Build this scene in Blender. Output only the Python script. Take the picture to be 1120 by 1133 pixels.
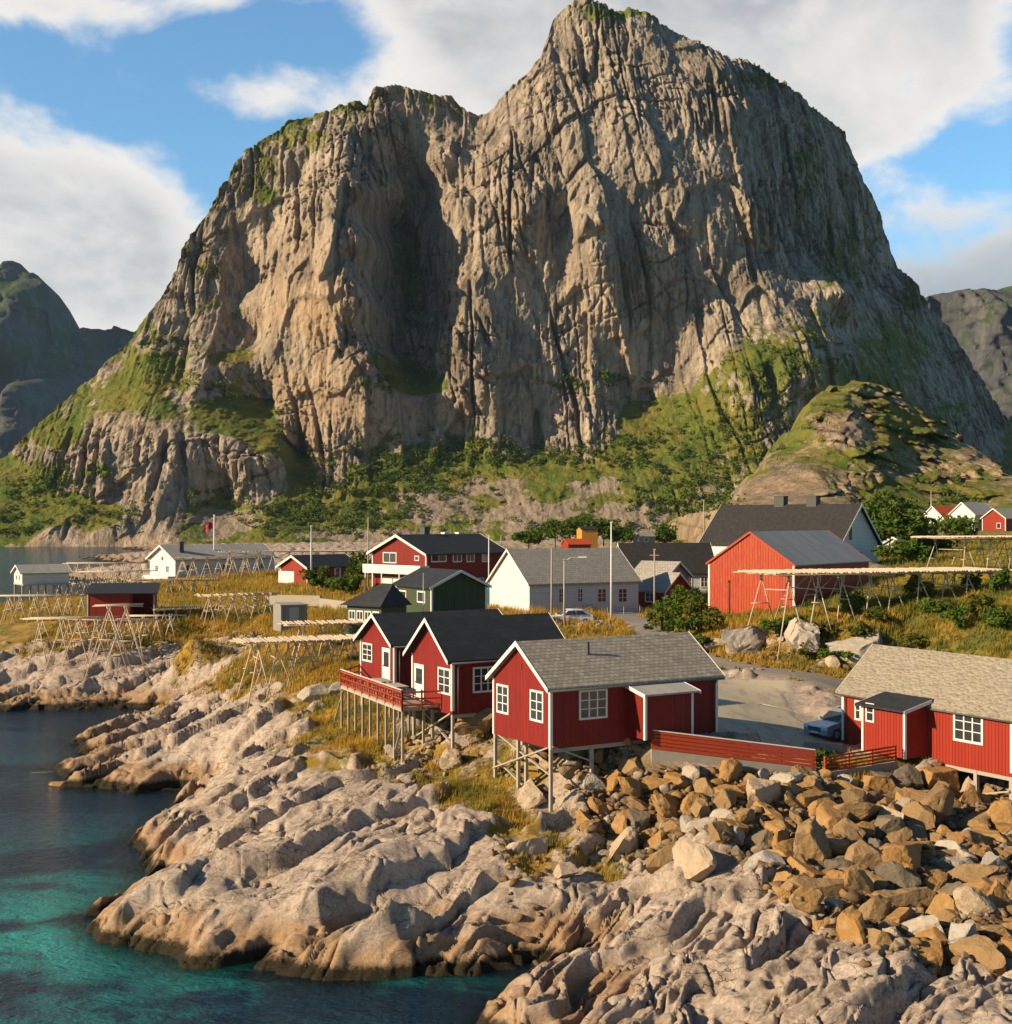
import bpy, bmesh, math, random
import numpy as np
from mathutils import Vector, Matrix

for o in list(bpy.data.objects):
    bpy.data.objects.remove(o)
SC = bpy.context.scene
COL = SC.collection
R = math.radians

# ------------------------------------------------------------------ camera
CAMH, F0, CX, HY = 17.5, 1450.0, 560.0, 575.0     # eye height, focal length (photo px), horizon
cd = bpy.data.cameras.new('camera')
cam = bpy.data.objects.new('camera', cd)
COL.objects.link(cam)
cam.location = (0, 0, CAMH)
cam.rotation_euler = (R(90), 0, 0)
cd.sensor_fit = 'HORIZONTAL'
cd.sensor_width = 36
cd.lens = F0 / 1120 * 36
cd.shift_y = 8.5 / 1120
cd.clip_start = 0.5
cd.clip_end = 30000
SC.camera = cam

# ------------------------------------------------------------------ light
SUN_AZ, SUN_EL = 23.0, 24.0       # degrees towards the camera side of due left; elevation
s_dir = Vector((-math.cos(R(SUN_AZ)) * math.cos(R(SUN_EL)), -math.sin(R(SUN_AZ)) * math.cos(R(SUN_EL)), math.sin(R(SUN_EL))))
ld = bpy.data.lights.new('sun', 'SUN')
sun = bpy.data.objects.new('sun', ld)
COL.objects.link(sun)
sun.location = (-60, -20, 80)
sun.rotation_euler = s_dir.to_track_quat('Z', 'Y').to_euler()
ld.energy = 5.0
ld.angle = R(0.5)
ld.color = (1.0, 0.78, 0.50)
SC.view_settings.view_transform = 'Standard'
SC.view_settings.look = 'None'
SC.view_settings.exposure = 0.82
SC.view_settings.gamma = 1.0
SC.render.film_transparent = False
SC.cycles.max_bounces = 5
SC.cycles.transparent_max_bounces = 8
SC.cycles.use_denoising = True


class NT:
    """small helper that wires shader nodes"""
    def __init__(s, tree):
        s.t = tree
        s.t.nodes.clear()

    def n(s, typ, ins=None, **kw):
        nd = s.t.nodes.new(typ)
        for k, v in kw.items():
            setattr(nd, k, v)
        for k, v in (ins or {}).items():
            sock = nd.inputs[k]
            if isinstance(v, bpy.types.NodeSocket):
                s.t.links.new(v, sock)
            elif v is not None:
                if sock.type == 'RGBA' and len(v) == 3:
                    v = (*v, 1)
                sock.default_value = v
        return nd

    def m(s, op, a, b=None, c=None, clamp=False):
        nd = s.n('ShaderNodeMath', operation=op, use_clamp=clamp)
        for i, v in enumerate((a, b, c)):
            if v is None:
                continue
            if isinstance(v, bpy.types.NodeSocket):
                s.t.links.new(v, nd.inputs[i])
            else:
                nd.inputs[i].default_value = v
        return nd.outputs[0]

    def vm(s, op, a, b=None):
        nd = s.n('ShaderNodeVectorMath', operation=op)
        for i, v in enumerate((a, b)):
            if v is None:
                continue
            if isinstance(v, bpy.types.NodeSocket):
                s.t.links.new(v, nd.inputs[i])
            else:
                nd.inputs[i].default_value = v
        return nd.outputs[0]

    def vs(s, a, k):
        nd = s.n('ShaderNodeVectorMath', operation='SCALE')
        s.t.links.new(a, nd.inputs[0])
        nd.inputs['Scale'].default_value = k
        return nd.outputs[0]

    def mix(s, fac, a, b, blend='MIX'):
        nd = s.n('ShaderNodeMix', data_type='RGBA', blend_type=blend)
        for i, v in ((0, fac), (6, a), (7, b)):
            if isinstance(v, bpy.types.NodeSocket):
                s.t.links.new(v, nd.inputs[i])
            else:
                nd.inputs[i].default_value = v if i == 0 else ((*v, 1) if len(v) == 3 else v)
        return nd.outputs[2]

    def sm(s, v, lo, hi, a=0.0, b=1.0):
        nd = s.n('ShaderNodeMapRange', interpolation_type='SMOOTHSTEP')
        s.t.links.new(v, nd.inputs[0])
        for i, x in ((1, lo), (2, hi), (3, a), (4, b)):
            if isinstance(x, bpy.types.NodeSocket):
                s.t.links.new(x, nd.inputs[i])
            else:
                nd.inputs[i].default_value = x
        return nd.outputs[0]

    def noise(s, vec, scale, detail=4, rough=0.55, dist=0.0, out=0):
        nd = s.n('ShaderNodeTexNoise', {'Vector': vec, 'Scale': scale, 'Detail': detail, 'Roughness': rough, 'Distortion': dist})
        return nd.outputs[out]

    def ramp(s, fac, stops):
        nd = s.n('ShaderNodeValToRGB', {'Fac': fac})
        el = nd.color_ramp.elements
        while len(el) < len(stops):
            el.new(0.5)
        for e, (p, c) in zip(el, stops):
            e.position = p
            e.color = (*c, 1)
        return nd.outputs[0]

    def scale(s, vec, sc, rot=(0, 0, 0)):
        nd = s.n('ShaderNodeMapping', {'Vector': vec, 'Scale': sc, 'Rotation': rot})
        return nd.outputs[0]


def px_az(px):
    return math.atan2(px - CX, F0)


def px_el(px, py):
    return math.atan2(HY - py, math.hypot(F0, px - CX))


# ------------------------------------------------------------------ sky with clouds
W = bpy.data.worlds.new('World')
SC.world = W
W.use_nodes = True
t = NT(W.node_tree)
sky = t.n('ShaderNodeTexSky', sky_type='NISHITA', sun_disc=False, sun_elevation=R(SUN_EL), altitude=0, air_density=1.0, dust_density=0.3, ozone_density=2.0)
sky.sun_rotation = math.atan2(s_dir.x, s_dir.y)
tc = t.n('ShaderNodeTexCoord').outputs['Generated']
sep = t.n('ShaderNodeSeparateXYZ', {0: tc})
az = t.m('ARCTAN2', sep.outputs[0], sep.outputs[1])
el = t.m('ARCSINE', sep.outputs[2])
vec = t.n('ShaderNodeCombineXYZ', {0: az, 1: t.m('MULTIPLY', el, 1.5), 2: 0.37}).outputs[0]
n1 = t.noise(vec, 7.0, 8, 0.56, 0.25)
n2 = t.noise(t.vm('ADD', vec, (-0.022, 0.035, 0)), 7.0, 6, 0.56, 0.25)
blobs = [  # photo px, py, rx, ry, weight: where the banks of cloud stand in the sky
    (30, 235, 120, 72, 1.0), (140, 275, 85, 62, 0.8), (20, 330, 160, 50, 0.7),
    (560, 20, 130, 75, 1.0), (800, 60, 200, 100, 1.0), (1000, 40, 130, 90, 0.95), (700, -50, 300, 60, 0.9), (930, 140, 90, 50, 0.6), (620, 110, 100, 60, .6),
    (60, 2, 110, 26, 0.6), (260, -2, 60, 20, 0.5), (220, 100, 110, 40, 0.42), (340, 110, 80, 26, .34),
    (1085, 318, 120, 40, 1.05), (1075, 238, 100, 24, 0.5), (1130, 275, 50, 20, 0.5), (1290, 120, 90, 100, .7), (-200, 150, 160, 200, .7), (400, -260, 500, 100, .7)]
acc = None
for (bx, by, rx, ry, wgt) in blobs:
    a0, e0 = px_az(bx), px_el(bx, by)
    dx = t.m('MULTIPLY', t.m('SUBTRACT', az, a0), F0 / rx)
    dy = t.m('MULTIPLY', t.m('SUBTRACT', el, e0), F0 / ry)
    r2 = t.m('ADD', t.m('MULTIPLY', dx, dx), t.m('MULTIPLY', dy, dy))
    g = t.m('MULTIPLY', t.m('EXPONENT', t.m('MULTIPLY', r2, -0.8)), wgt)
    acc = g if acc is None else t.m('ADD', acc, g)
back = t.sm(sep.outputs[1], 0.5, -0.2, 0.0, 0.0)       # scattered cloud round the rest of the sky
acc = t.m('MINIMUM', t.m('ADD', acc, back), 1.15)
dens = t.m('ADD', acc, t.m('MULTIPLY', t.m('SUBTRACT', n1, 0.5), 2.1))
cov = t.sm(dens, 0.40, 0.80)
core = t.sm(dens, 0.55, 1.35)
lit = t.m('ADD', t.m('MULTIPLY', t.m('SUBTRACT', n1, n2), 4.0), 0.5, clamp=True)
CL_HI, CL_LO = (11.2, 10.5, 9.6), (5.4, 5.45, 5.6)
ccol = t.mix(t.m('MULTIPLY', core, t.m('SUBTRACT', 1.0, t.m('MULTIPLY', lit, 0.75))), CL_HI, CL_LO)
low = t.m('MULTIPLY', t.sm(el, px_el(1080, 350), px_el(1080, 190), 1, 0), t.sm(az, px_az(850), px_az(1000)))
ccol = t.mix(t.m('MULTIPLY', low, .8), ccol, (3.4, 3.9, 4.4))
skyc = t.mix(1.0, sky.outputs[0], (1.35, 1.95, 2.15), 'MULTIPLY')
dim = t.m('MULTIPLY', t.sm(el, 0.45, 1.0, 1.0, 0.42), t.sm(sep.outputs[1], 0.35, -0.25, 1.0, 0.62))   # sky dimmed overhead and behind the camera to weaken fill on shaded faces
skyc = t.vs(skyc, 1.0)
t.t.links.new(dim, t.t.nodes[-1].inputs['Scale'])
final = t.mix(t.m('MULTIPLY', cov, 0.93), skyc, ccol)
bg = t.n('ShaderNodeBackground', {'Color': final, 'Strength': 0.052})
t.n('ShaderNodeOutputWorld', {'Surface': bg.outputs[0]})
W.cycles.sampling_method = 'MANUAL'
W.cycles.sample_map_resolution = 512

# ------------------------------------------------------------------ numeric helpers


def P(px, py, Y):
    """world point that the photo shows at px, py when it stands Y metres out"""
    return ((px - CX) / F0 * Y, Y, CAMH - (py - HY) / F0 * Y)


def G(px, py, z):
    """world point at height z seen at px, py"""
    Y = (CAMH - z) * F0 / (py - HY)
    return ((px - CX) / F0 * Y, Y, z)


def _h(ix, iy, seed):
    n = (ix.astype(np.int64) * 374761393 + iy.astype(np.int64) * 668265263 + seed * 974634777) & 0x7fffffff
    n = ((n ^ (n >> 13)) * 1274126177) & 0x7fffffff
    n = ((n ^ (n >> 15)) * 668265263) & 0x7fffffff
    return ((n ^ (n >> 16)) & 0xffffff) / float(0x1000000)


def perlin(x, y, seed=0):
    x = np.asarray(x, float); y = np.asarray(y, float)
    ix = np.floor(x).astype(np.int64); iy = np.floor(y).astype(np.int64)
    fx = x - ix; fy = y - iy
    u = fx * fx * fx * (fx * (fx * 6 - 15) + 10); v = fy * fy * fy * (fy * (fy * 6 - 15) + 10)

    def g(ax, ay, dx, dy):
        a = _h(ax, ay, seed) * 6.2831853
        return np.cos(a) * dx + np.sin(a) * dy
    a = g(ix, iy, fx, fy); b = g(ix + 1, iy, fx - 1, fy)
    c = g(ix, iy + 1, fx, fy - 1); d = g(ix + 1, iy + 1, fx - 1, fy - 1)
    return (a + u * (b - a)) * (1 - v) + (c + u * (d - c)) * v


def fbm(x, y, o=4, seed=0, gain=0.5):
    r = 0; a = 1.0
    for k in range(o):
        r = r + a * perlin(x * 2 ** k + 17.3 * k, y * 2 ** k - 9.1 * k, seed + k)
        a *= gain
    return r


def ridged(x, y, o=4, seed=0, gain=0.5):
    r = 0; a = 1.0
    for k in range(o):
        r = r + a * (1 - 2.2 * np.abs(perlin(x * 2 ** k + 5.7 * k, y * 2 ** k + 3.3 * k, seed + k)))
        a *= gain
    return r


def billow(x, y, o=3, seed=0, gain=0.45):
    """rounded backs with sharp joints between them"""
    r = 0; a = 1.0
    for k in range(o):
        r = r + a * np.minimum(1, 2.6 * np.abs(perlin(x * 2 ** k + 5.7 * k, y * 2 ** k + 3.3 * k, seed + k))) ** .8
        a *= gain
    return r


def voronoi(x, y, seed=0):
    """F1, F2, a random per cell, and the offset from the cell's seed point"""
    ix = np.floor(x).astype(np.int64); iy = np.floor(y).astype(np.int64)
    f1 = np.full(x.shape, 9.0); f2 = np.full(x.shape, 9.0); cr = np.zeros(x.shape); ox = np.zeros(x.shape); oy = np.zeros(x.shape)
    for a in (-1, 0, 1):
        for b in (-1, 0, 1):
            cx = ix + a; cy = iy + b
            sx = cx + 0.1 + .8 * _h(cx, cy, seed); sy = cy + .1 + .8 * _h(cx, cy, seed + 7)
            d = np.hypot(x - sx, y - sy)
            n = d < f1
            f2 = np.where(n, f1, np.minimum(f2, d))
            cr = np.where(n, _h(cx, cy, seed + 13), cr); ox = np.where(n, x - sx, ox); oy = np.where(n, y - sy, oy)
            f1 = np.where(n, d, f1)
    return f1, f2, cr, ox, oy


def sstep(v, a, b):
    k = np.clip((v - a) / (b - a), 0, 1)
    return k * k * (3 - 2 * k)


class RBF:
    def __init__(s, pts, vals, c=1.0, lam=0.0):
        s.p = np.asarray(pts, float); v = np.asarray(vals, float)
        if v.ndim == 1:
            v = v[:, None]
        s.c = c; n = len(s.p)
        s.sc = np.abs(s.p).max()
        K = np.sqrt(((s.p[:, None] - s.p[None]) ** 2).sum(-1) + c * c)
        A = np.zeros((n + 3, n + 3)); A[:n, :n] = K - lam * np.eye(n)
        A[:n, n] = 1; A[:n, n + 1:] = s.p / s.sc; A[n, :n] = 1; A[n + 1:, :n] = s.p.T / s.sc
        s.w = np.linalg.solve(A, np.vstack([v, np.zeros((3, v.shape[1]))]))

    def __call__(s, x, y):
        x = np.asarray(x, float); sh = x.shape
        q = np.stack([x.ravel(), np.asarray(y, float).ravel()], 1)
        out = np.empty((len(q), s.w.shape[1])); n = len(s.p)
        for i in range(0, len(q), 40000):
            b = q[i:i + 40000]
            K = np.sqrt((b[:, :1] - s.p[None, :, 0]) ** 2 + (b[:, 1:] - s.p[None, :, 1]) ** 2 + s.c ** 2)
            out[i:i + 40000] = K @ s.w[:n] + s.w[n] + b / s.sc @ s.w[n + 1:]
        return [out[:, k].reshape(sh) for k in range(out.shape[1])]


def inside(poly, x, y):
    r = np.zeros(np.shape(x), bool)
    n = len(poly)
    for i in range(n):
        x1, y1 = poly[i][:2]; x2, y2 = poly[(i + 1) % n][:2]
        c = ((y1 > y) != (y2 > y)) & (x < (x2 - x1) * (y - y1) / ((y2 - y1) if y2 != y1 else 1e-9) + x1)
        r ^= c
    return r


# ------------------------------------------------------------------ object helpers
def tag(o, label=None, cat=None, group=None, kind=None):
    if label: o['label'] = label
    if cat: o['category'] = cat
    if group: o['group'] = group
    if kind: o['kind'] = kind
    return o


def empty(name, loc, rz=0.0):
    o = bpy.data.objects.new(name, None)
    COL.objects.link(o)
    o.location = loc
    o.rotation_euler = (0, 0, rz)
    o.empty_display_size = 0.3
    return o


def link(name, me, mat, parent=None):
    o = bpy.data.objects.new(name, me)
    COL.objects.link(o)
    if mat is not None and not len(me.materials):
        me.materials.append(mat)
    if parent is not None:
        o.parent = parent
    return o


def np_mesh(name, V, Fq, smooth=False, attrs=None):
    """fast mesh from arrays; Fq is (n,3) or (n,4)"""
    me = bpy.data.meshes.new(name)
    V = np.asarray(V, np.float32); Fq = np.asarray(Fq, np.int32)
    k = Fq.shape[1]
    me.vertices.add(len(V)); me.vertices.foreach_set('co', V.ravel())
    me.loops.add(Fq.size); me.loops.foreach_set('vertex_index', Fq.ravel())
    me.polygons.add(len(Fq))
    me.polygons.foreach_set('loop_start', np.arange(0, Fq.size, k, dtype=np.int32))
    me.polygons.foreach_set('loop_total', np.full(len(Fq), k, np.int32))
    if smooth:
        me.polygons.foreach_set('use_smooth', np.ones(len(Fq), bool))
    me.update(calc_edges=True)
    for nm, a in (attrs or {}).items():
        at = me.attributes.new(nm, 'FLOAT', 'POINT')
        at.data.foreach_set('value', np.asarray(a, np.float32).ravel())
    return me


def grid_faces(nr, nc, flip=False):
    i = np.arange(nr * nc).reshape(nr, nc)
    q = np.stack([i[:-1, :-1], i[:-1, 1:], i[1:, 1:], i[1:, :-1]], -1).reshape(-1, 4)
    return q[:, ::-1] if flip else q


class MB:
    """collects simple solids into one mesh"""
    def __init__(s):
        s.v = []; s.f = []

    def add(s, v, f):
        b = len(s.v)
        s.v += [tuple(p) for p in v]
        s.f += [tuple(b + i for i in q) for q in f]
        return s

    def box(s, x0, y0, z0, x1, y1, z1):
        return s.add([(x0, y0, z0), (x1, y0, z0), (x1, y1, z0), (x0, y1, z0), (x0, y0, z1), (x1, y0, z1), (x1, y1, z1), (x0, y1, z1)],
                     [(0, 3, 2, 1), (4, 5, 6, 7), (0, 1, 5, 4), (1, 2, 6, 5), (2, 3, 7, 6), (3, 0, 4, 7)])

    def fbox(s, fr, a0, a1, t0, t1, d0, d1):
        p = [fr(a, tt, d) for d in (d0, d1) for tt in (t0, t1) for a in (a0, a1)]
        return s.add(p, [(0, 1, 3, 2), (4, 6, 7, 5), (0, 4, 5, 1), (1, 5, 7, 3), (3, 7, 6, 2), (2, 6, 4, 0)])

    def bar(s, p, q, w=0.1, h=None, n=4):
        """square (n=4) or round bar between two points; w full thickness"""
        p = Vector(p); q = Vector(q); d = (q - p)
        if d.length < 1e-6:
            return s
        d.normalize()
        up = Vector((0, 0, 1)) if abs(d.z) < 0.95 else Vector((0, 1, 0))
        a = d.cross(up).normalized(); b = a.cross(d).normalized()
        h = w if h is None else h
        ring = []
        if n == 4:
            offs = [(-.5, -.5), (.5, -.5), (.5, .5), (-.5, .5)]
        else:
            offs = [(.5 * math.cos(6.2832 * k / n), .5 * math.sin(6.2832 * k / n)) for k in range(n)]
        for c in (p, q):
            ring += [c + a * (x * w) + b * (y * h) for x, y in offs]
        f = [(i, (i + 1) % n, n + (i + 1) % n, n + i) for i in range(n)]
        f += [tuple(range(n - 1, -1, -1)), tuple(range(n, 2 * n))]
        return s.add(ring, f)

    def tube(s, pts, w, n=6):
        for a, b in zip(pts[:-1], pts[1:]):
            s.bar(a, b, w, n=n)
        return s

    def prism(s, poly, ax, d0, d1):
        """poly: 2-D points; ax 0: (y,z) swept in x, 1: (x,z) swept in y, 2: (x,y) swept in z"""
        n = len(poly)

        def mk(p, d):
            return (d, p[0], p[1]) if ax == 0 else ((p[0], d, p[1]) if ax == 1 else (p[0], p[1], d))
        v = [mk(p, d0) for p in poly] + [mk(p, d1) for p in poly]
        f = [(i, (i + 1) % n, n + (i + 1) % n, n + i) for i in range(n)] + [tuple(range(n - 1, -1, -1)), tuple(range(n, 2 * n))]
        return s.add(v, f)

    def mesh(s, name, smooth=False):
        me = bpy.data.meshes.new(name)
        me.from_pydata([tuple(p) for p in s.v], [], s.f)
        bm = bmesh.new(); bm.from_mesh(me)
        bmesh.ops.recalc_face_normals(bm, faces=bm.faces)
        bm.to_mesh(me); bm.free()
        if smooth:
            for p in me.polygons: p.use_smooth = True
        me.update()
        return me

    def build(s, name, mat, parent=None, smooth=False):
        return link(name, s.mesh(name, smooth), mat, parent)


def copy_tree(o, parent=None):
    c = o.copy()
    COL.objects.link(c)
    if parent is not None:
        c.parent = parent
    for ch in list(o.children):
        copy_tree(ch, c)
    return c
# ------------------------------------------------------------------ materials
def mat(name):
    m = bpy.data.materials.new(name)
    m.use_nodes = True
    return m, NT(m.node_tree)


def finish(t, col, rough=0.8, bump=None, bstr=0.3, bdist=0.05, spec=0.3, metal=0.0, extra=None):
    ins = {'Base Color': col, 'Roughness': rough, 'Specular IOR Level': spec, 'Metallic': metal}
    if bump is not None:
        bn = t.n('ShaderNodeBump', {'Height': bump, 'Strength': bstr, 'Distance': bdist})
        ins['Normal'] = bn.outputs[0]
    ins.update(extra or {})
    b = t.n('ShaderNodeBsdfPrincipled', ins)
    t.n('ShaderNodeOutputMaterial', {'Surface': b.outputs[0]})
    return b


def board_mat(name, c1, c2, pitch=0.16, vertical=True, worn=None, wornamt=0.5):
    m, t = mat(name)
    ob = t.n('ShaderNodeTexCoord').outputs['Object']
    sp = t.n('ShaderNodeSeparateXYZ', {0: ob})
    s = t.m('ADD', sp.outputs[0], sp.outputs[1]) if vertical else sp.outputs[2]
    k = t.m('DIVIDE', s, pitch)
    fr = t.m('FRACT', k)
    idn = t.n('ShaderNodeTexWhiteNoise', {'W': t.m('FLOOR', k)}, noise_dimensions='1D').outputs[0]
    stretch = t.scale(ob, (9, 9, 0.7) if vertical else (0.7, 0.7, 9))
    gr = t.noise(stretch, 2.0, 5, 0.6)
    f = t.m('ADD', t.m('MULTIPLY', idn, 0.45), t.m('MULTIPLY', gr, 0.6))
    col = t.mix(f, c1, c2)
    if worn:
        col = t.mix(t.m('MULTIPLY', t.sm(t.noise(stretch, 1.2, 6, 0.65), 0.48, 0.70), wornamt), col, worn)
    gap = t.m('MINIMUM', t.sm(fr, 0.0, 0.10), t.sm(fr, 1.0, 0.90))
    bump = t.m('ADD', gap, t.m('MULTIPLY', gr, 0.25))
    col = t.mix(gap, t.mix(0.75, col, (0.02, 0.01, 0.01)), col)
    finish(t, col, 0.62, bump, 0.75, 0.03, 0.3)
    return m


def plain(name, c1, c2, scale=6, rough=0.6, spec=0.3, metal=0, bstr=0.15, stretch=None):
    m, t = mat(name)
    ob = t.n('ShaderNodeTexCoord').outputs['Object']
    if stretch: ob = t.scale(ob, stretch)
    n = t.noise(ob, scale, 5, 0.6)
    finish(t, t.mix(n, c1, c2), rough, n, bstr, 0.02, spec, metal)
    return m


def shingle_mat(name, ca, cb, cm, sx, sz, rough=0.8, var=0.8, lich=None, bstr=0.8):
    """rows of slates: u = along the roof, v = down the slope, from the object's own axes"""
    m, t = mat(name)
    ob = t.n('ShaderNodeTexCoord').outputs['Object']
    sp = t.n('ShaderNodeSeparateXYZ', {0: ob})
    v = t.m('MULTIPLY', sp.outputs[1], 1.22)
    uv = t.n('ShaderNodeCombineXYZ', {0: sp.outputs[0], 1: v, 2: 0.0}).outputs[0]
    br = t.n('ShaderNodeTexBrick', {'Vector': uv, 'Color1': ca, 'Color2': cb, 'Mortar': cm, 'Scale': 1.0, 'Mortar Size': 0.018, 'Mortar Smooth': 0.3, 'Bias': 0.0, 'Brick Width': sx, 'Row Height': sz})
    br.offset = 0.5
    n = t.noise(ob, 1.3, 5, 0.6)
    n2 = t.noise(ob, 14, 3, 0.6)
    col = t.mix(t.m('MULTIPLY', n2, var), br.outputs[0], t.mix(n, ca, cb))
    if lich:
        col = t.mix(t.m('MULTIPLY', t.sm(t.noise(ob, 3.1, 6, 0.7), 0.52, 0.7), 0.6), col, lich)
    saw = t.m('FRACT', t.m('DIVIDE', v, sz))
    bump = t.m('ADD', t.m('MULTIPLY', t.m('SUBTRACT', 1.0, br.outputs[1]), 0.7), t.m('ADD', t.m('MULTIPLY', saw, 0.4), t.m('MULTIPLY', n2, 0.5)))
    finish(t, col, rough, bump, bstr, 0.05, 0.25)
    return m


M = {}
M['red'] = board_mat('red_boards', (0.13, 0.0055, 0.003), (0.24, 0.012, 0.005), 0.15, worn=(0.055, 0.006, 0.004), wornamt=0.6)
M['barn'] = board_mat('barn_boards', (0.27, 0.024, 0.006), (0.38, 0.045, 0.010), 0.30, worn=(0.40, 0.14, 0.05), wornamt=0.6)
M['orange_red'] = board_mat('orange_red_boards', (0.20, 0.014, 0.005), (0.29, 0.024, 0.007), 0.2)
M['white_wall'] = board_mat('white_boards', (0.54, 0.535, 0.51), (0.62, 0.61, 0.585), 0.18, False)
M['green_wall'] = board_mat('green_boards', (0.032, 0.048, 0.02), (0.055, 0.072, 0.03), 0.18)
M['ochre_wall'] = board_mat('ochre_boards', (0.46, 0.20, 0.02), (0.54, 0.25, 0.03), 0.2)
M['grey_wall'] = board_mat('grey_boards', (0.17, 0.165, 0.155), (0.27, 0.25, 0.225), 0.22)
M['white'] = plain('white_paint', (0.68, 0.66, 0.61), (0.55, 0.52, 0.47), 5, 0.5)
M['rail_red'] = plain('red_rail_paint', (0.26, 0.028, 0.008), (0.36, 0.05, 0.014), 9, 0.6)
M['grey_wood'] = plain('weathered_wood', (0.40, 0.34, 0.27), (0.24, 0.21, 0.18), 5, 0.85, stretch=(4, 4, 1))
M['pale_wood'] = plain('sun_bleached_poles', (0.58, 0.47, 0.34), (0.34, 0.27, 0.20), 4, 0.85)
M['deck_wood'] = plain('deck_planks', (0.34, 0.27, 0.21), (0.24, 0.19, 0.15), 6, 0.85)
M['dark_roof'] = shingle_mat('dark_roofing', (0.018, 0.020, 0.024), (0.030, 0.032, 0.036), (0.012, 0.013, 0.015), 0.6, 0.38, 0.75, 0.4, None, .35)
M['black_roof'] = shingle_mat('black_tiles', (0.022, 0.020, 0.020), (0.036, 0.033, 0.031), (0.012, 0.012, 0.012), 0.3, 0.35, 0.75, 0.4, None, .5)
M['slate'] = shingle_mat('grey_slates', (0.22, 0.19, 0.15), (0.42, 0.37, 0.30), (0.07, 0.06, 0.045), 0.30, 0.24, 0.85, 0.75, (0.46, 0.39, 0.27), 1.0)
M['grey_roof'] = shingle_mat('grey_roof_slates', (0.25, 0.23, 0.20), (0.36, 0.33, 0.28), (0.11, 0.10, 0.09), 0.35, 0.3, 0.85, 0.6, (0.36, 0.32, 0.23))
M['steel_roof'] = shingle_mat('grey_sheet_roof', (0.27, 0.255, 0.23), (0.35, 0.33, 0.295), (0.19, 0.18, 0.165), 0.8, 3.0, 0.7, 0.5, None, .3)
M['red_roof'] = shingle_mat('red_tiles', (0.45, 0.06, 0.02), (0.5, 0.09, 0.03), (0.2, 0.03, 0.01), 0.3, 0.35)
M['concrete'] = plain('concrete', (0.34, 0.30, 0.24), (0.22, 0.19, 0.155), 4, 0.9)
M['dark_metal'] = plain('dark_metal', (0.05, 0.05, 0.055), (0.09, 0.09, 0.09), 8, 0.5)
M['grey_metal'] = plain('galvanised_metal', (0.42, 0.42, 0.42), (0.34, 0.34, 0.34), 8, 0.5, metal=0.3)
M['teal'] = plain('teal_tarpaulin', (0.05, 0.16, 0.22), (0.07, 0.2, 0.27), 3, 0.5)
M['chimney'] = plain('chimney_render', (0.10, 0.095, 0.09), (0.05, 0.05, 0.05), 6, 0.9)
m, t = mat('window_glass')
gn = t.noise(t.n('ShaderNodeTexCoord').outputs['Object'], 1.5, 2)
finish(t, t.mix(gn, (0.012, 0.015, 0.02), (0.05, 0.05, 0.055)), 0.06, gn, 0.05, 0.02, 0.7)
M['glass'] = m

# turf-and-moss covered slates of the nearest right-hand cabin
m, t = mat('mossy_slates')
ob = t.n('ShaderNodeTexCoord').outputs['Object']
vo = t.n('ShaderNodeTexVoronoi', {'Vector': t.scale(ob, (1.0, 1.5, 1.5)), 'Scale': 4.2, 'Randomness': 0.9})
n = t.noise(ob, 9, 6, 0.65)
n2 = t.noise(ob, 1.1, 4, 0.6)
c = t.mix(t.m('MULTIPLY', vo.outputs[1], 1.0), (0.16, 0.135, 0.105), (0.34, 0.295, 0.235))
c = t.mix(n, t.mix(.5, c, (0.15, 0.12, 0.08)), t.mix(0.5, c, (0.38, 0.335, 0.27)))
c = t.mix(t.m('MULTIPLY', t.sm(n2, 0.5, 0.7), 0.25), c, (0.26, 0.21, 0.11))
finish(t, c, 0.95, t.m('ADD', t.m('MULTIPLY', vo.outputs[0], -1.2), n), 0.9, 0.08, 0.15)
M['mossy'] = m


def pos(t):
    return t.n('ShaderNodeNewGeometry').outputs['Position']


def attr(t, nm):
    return t.n('ShaderNodeAttribute', attribute_name=nm).outputs['Fac']


# shore rock and village ground
m, t = mat('shore_ground')
p = pos(t)
z = t.n('ShaderNodeSeparateXYZ', {0: p}).outputs[2]
st = t.scale(p, (0.9, 2.6, 2.2), (0, 0, R(-28)))
nA = t.noise(p, 0.55, 7, 0.62)
nB = t.noise(st, 1.4, 7, 0.68, 0.6)
nC = t.noise(p, 7.0, 5, 0.65)
rock = t.ramp(t.m('ADD', t.m('MULTIPLY', nA, 0.5), t.m('MULTIPLY', nC, 0.5)), [(0.32, (0.19, 0.145, 0.11)), (0.43, (0.35, 0.275, 0.215)), (0.54, (0.48, 0.385, 0.31)), (0.70, (0.60, 0.505, 0.42))])
rock = t.mix(t.m('MULTIPLY', t.sm(nB, 0.54, 0.67), 0.62), rock, (0.14, 0.11, 0.085))
rock = t.mix(t.m('MULTIPLY', t.sm(t.noise(p, 1.9, 6, 0.7), 0.57, 0.68), 0.5), rock, (0.36, 0.24, 0.17))
vc = t.n('ShaderNodeTexVoronoi', {'Vector': t.vm('ADD', st, t.vs(t.noise(p, .5, 5, .65, out=1), 2.6)), 'Scale': 0.7}, feature='DISTANCE_TO_EDGE').outputs[0]
crack = t.sm(vc, 0.0, 0.03)
crm = t.m('MULTIPLY', t.m('SUBTRACT', 1.0, crack), t.sm(t.noise(p, .6, 3, .6), .5, .62))
rock = t.mix(t.m('MULTIPLY', crm, 0.75), rock, (0.09, 0.065, 0.045))
zz = t.m('ADD', z, t.m('MULTIPLY', t.m('SUBTRACT', nA, 0.5), 1.8))
och = t.m('MULTIPLY', t.sm(zz, 1.75, 0.8), t.sm(nC, 0.30, 0.6))
nL_ = t.noise(p, 5.0, 8, .78)
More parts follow.
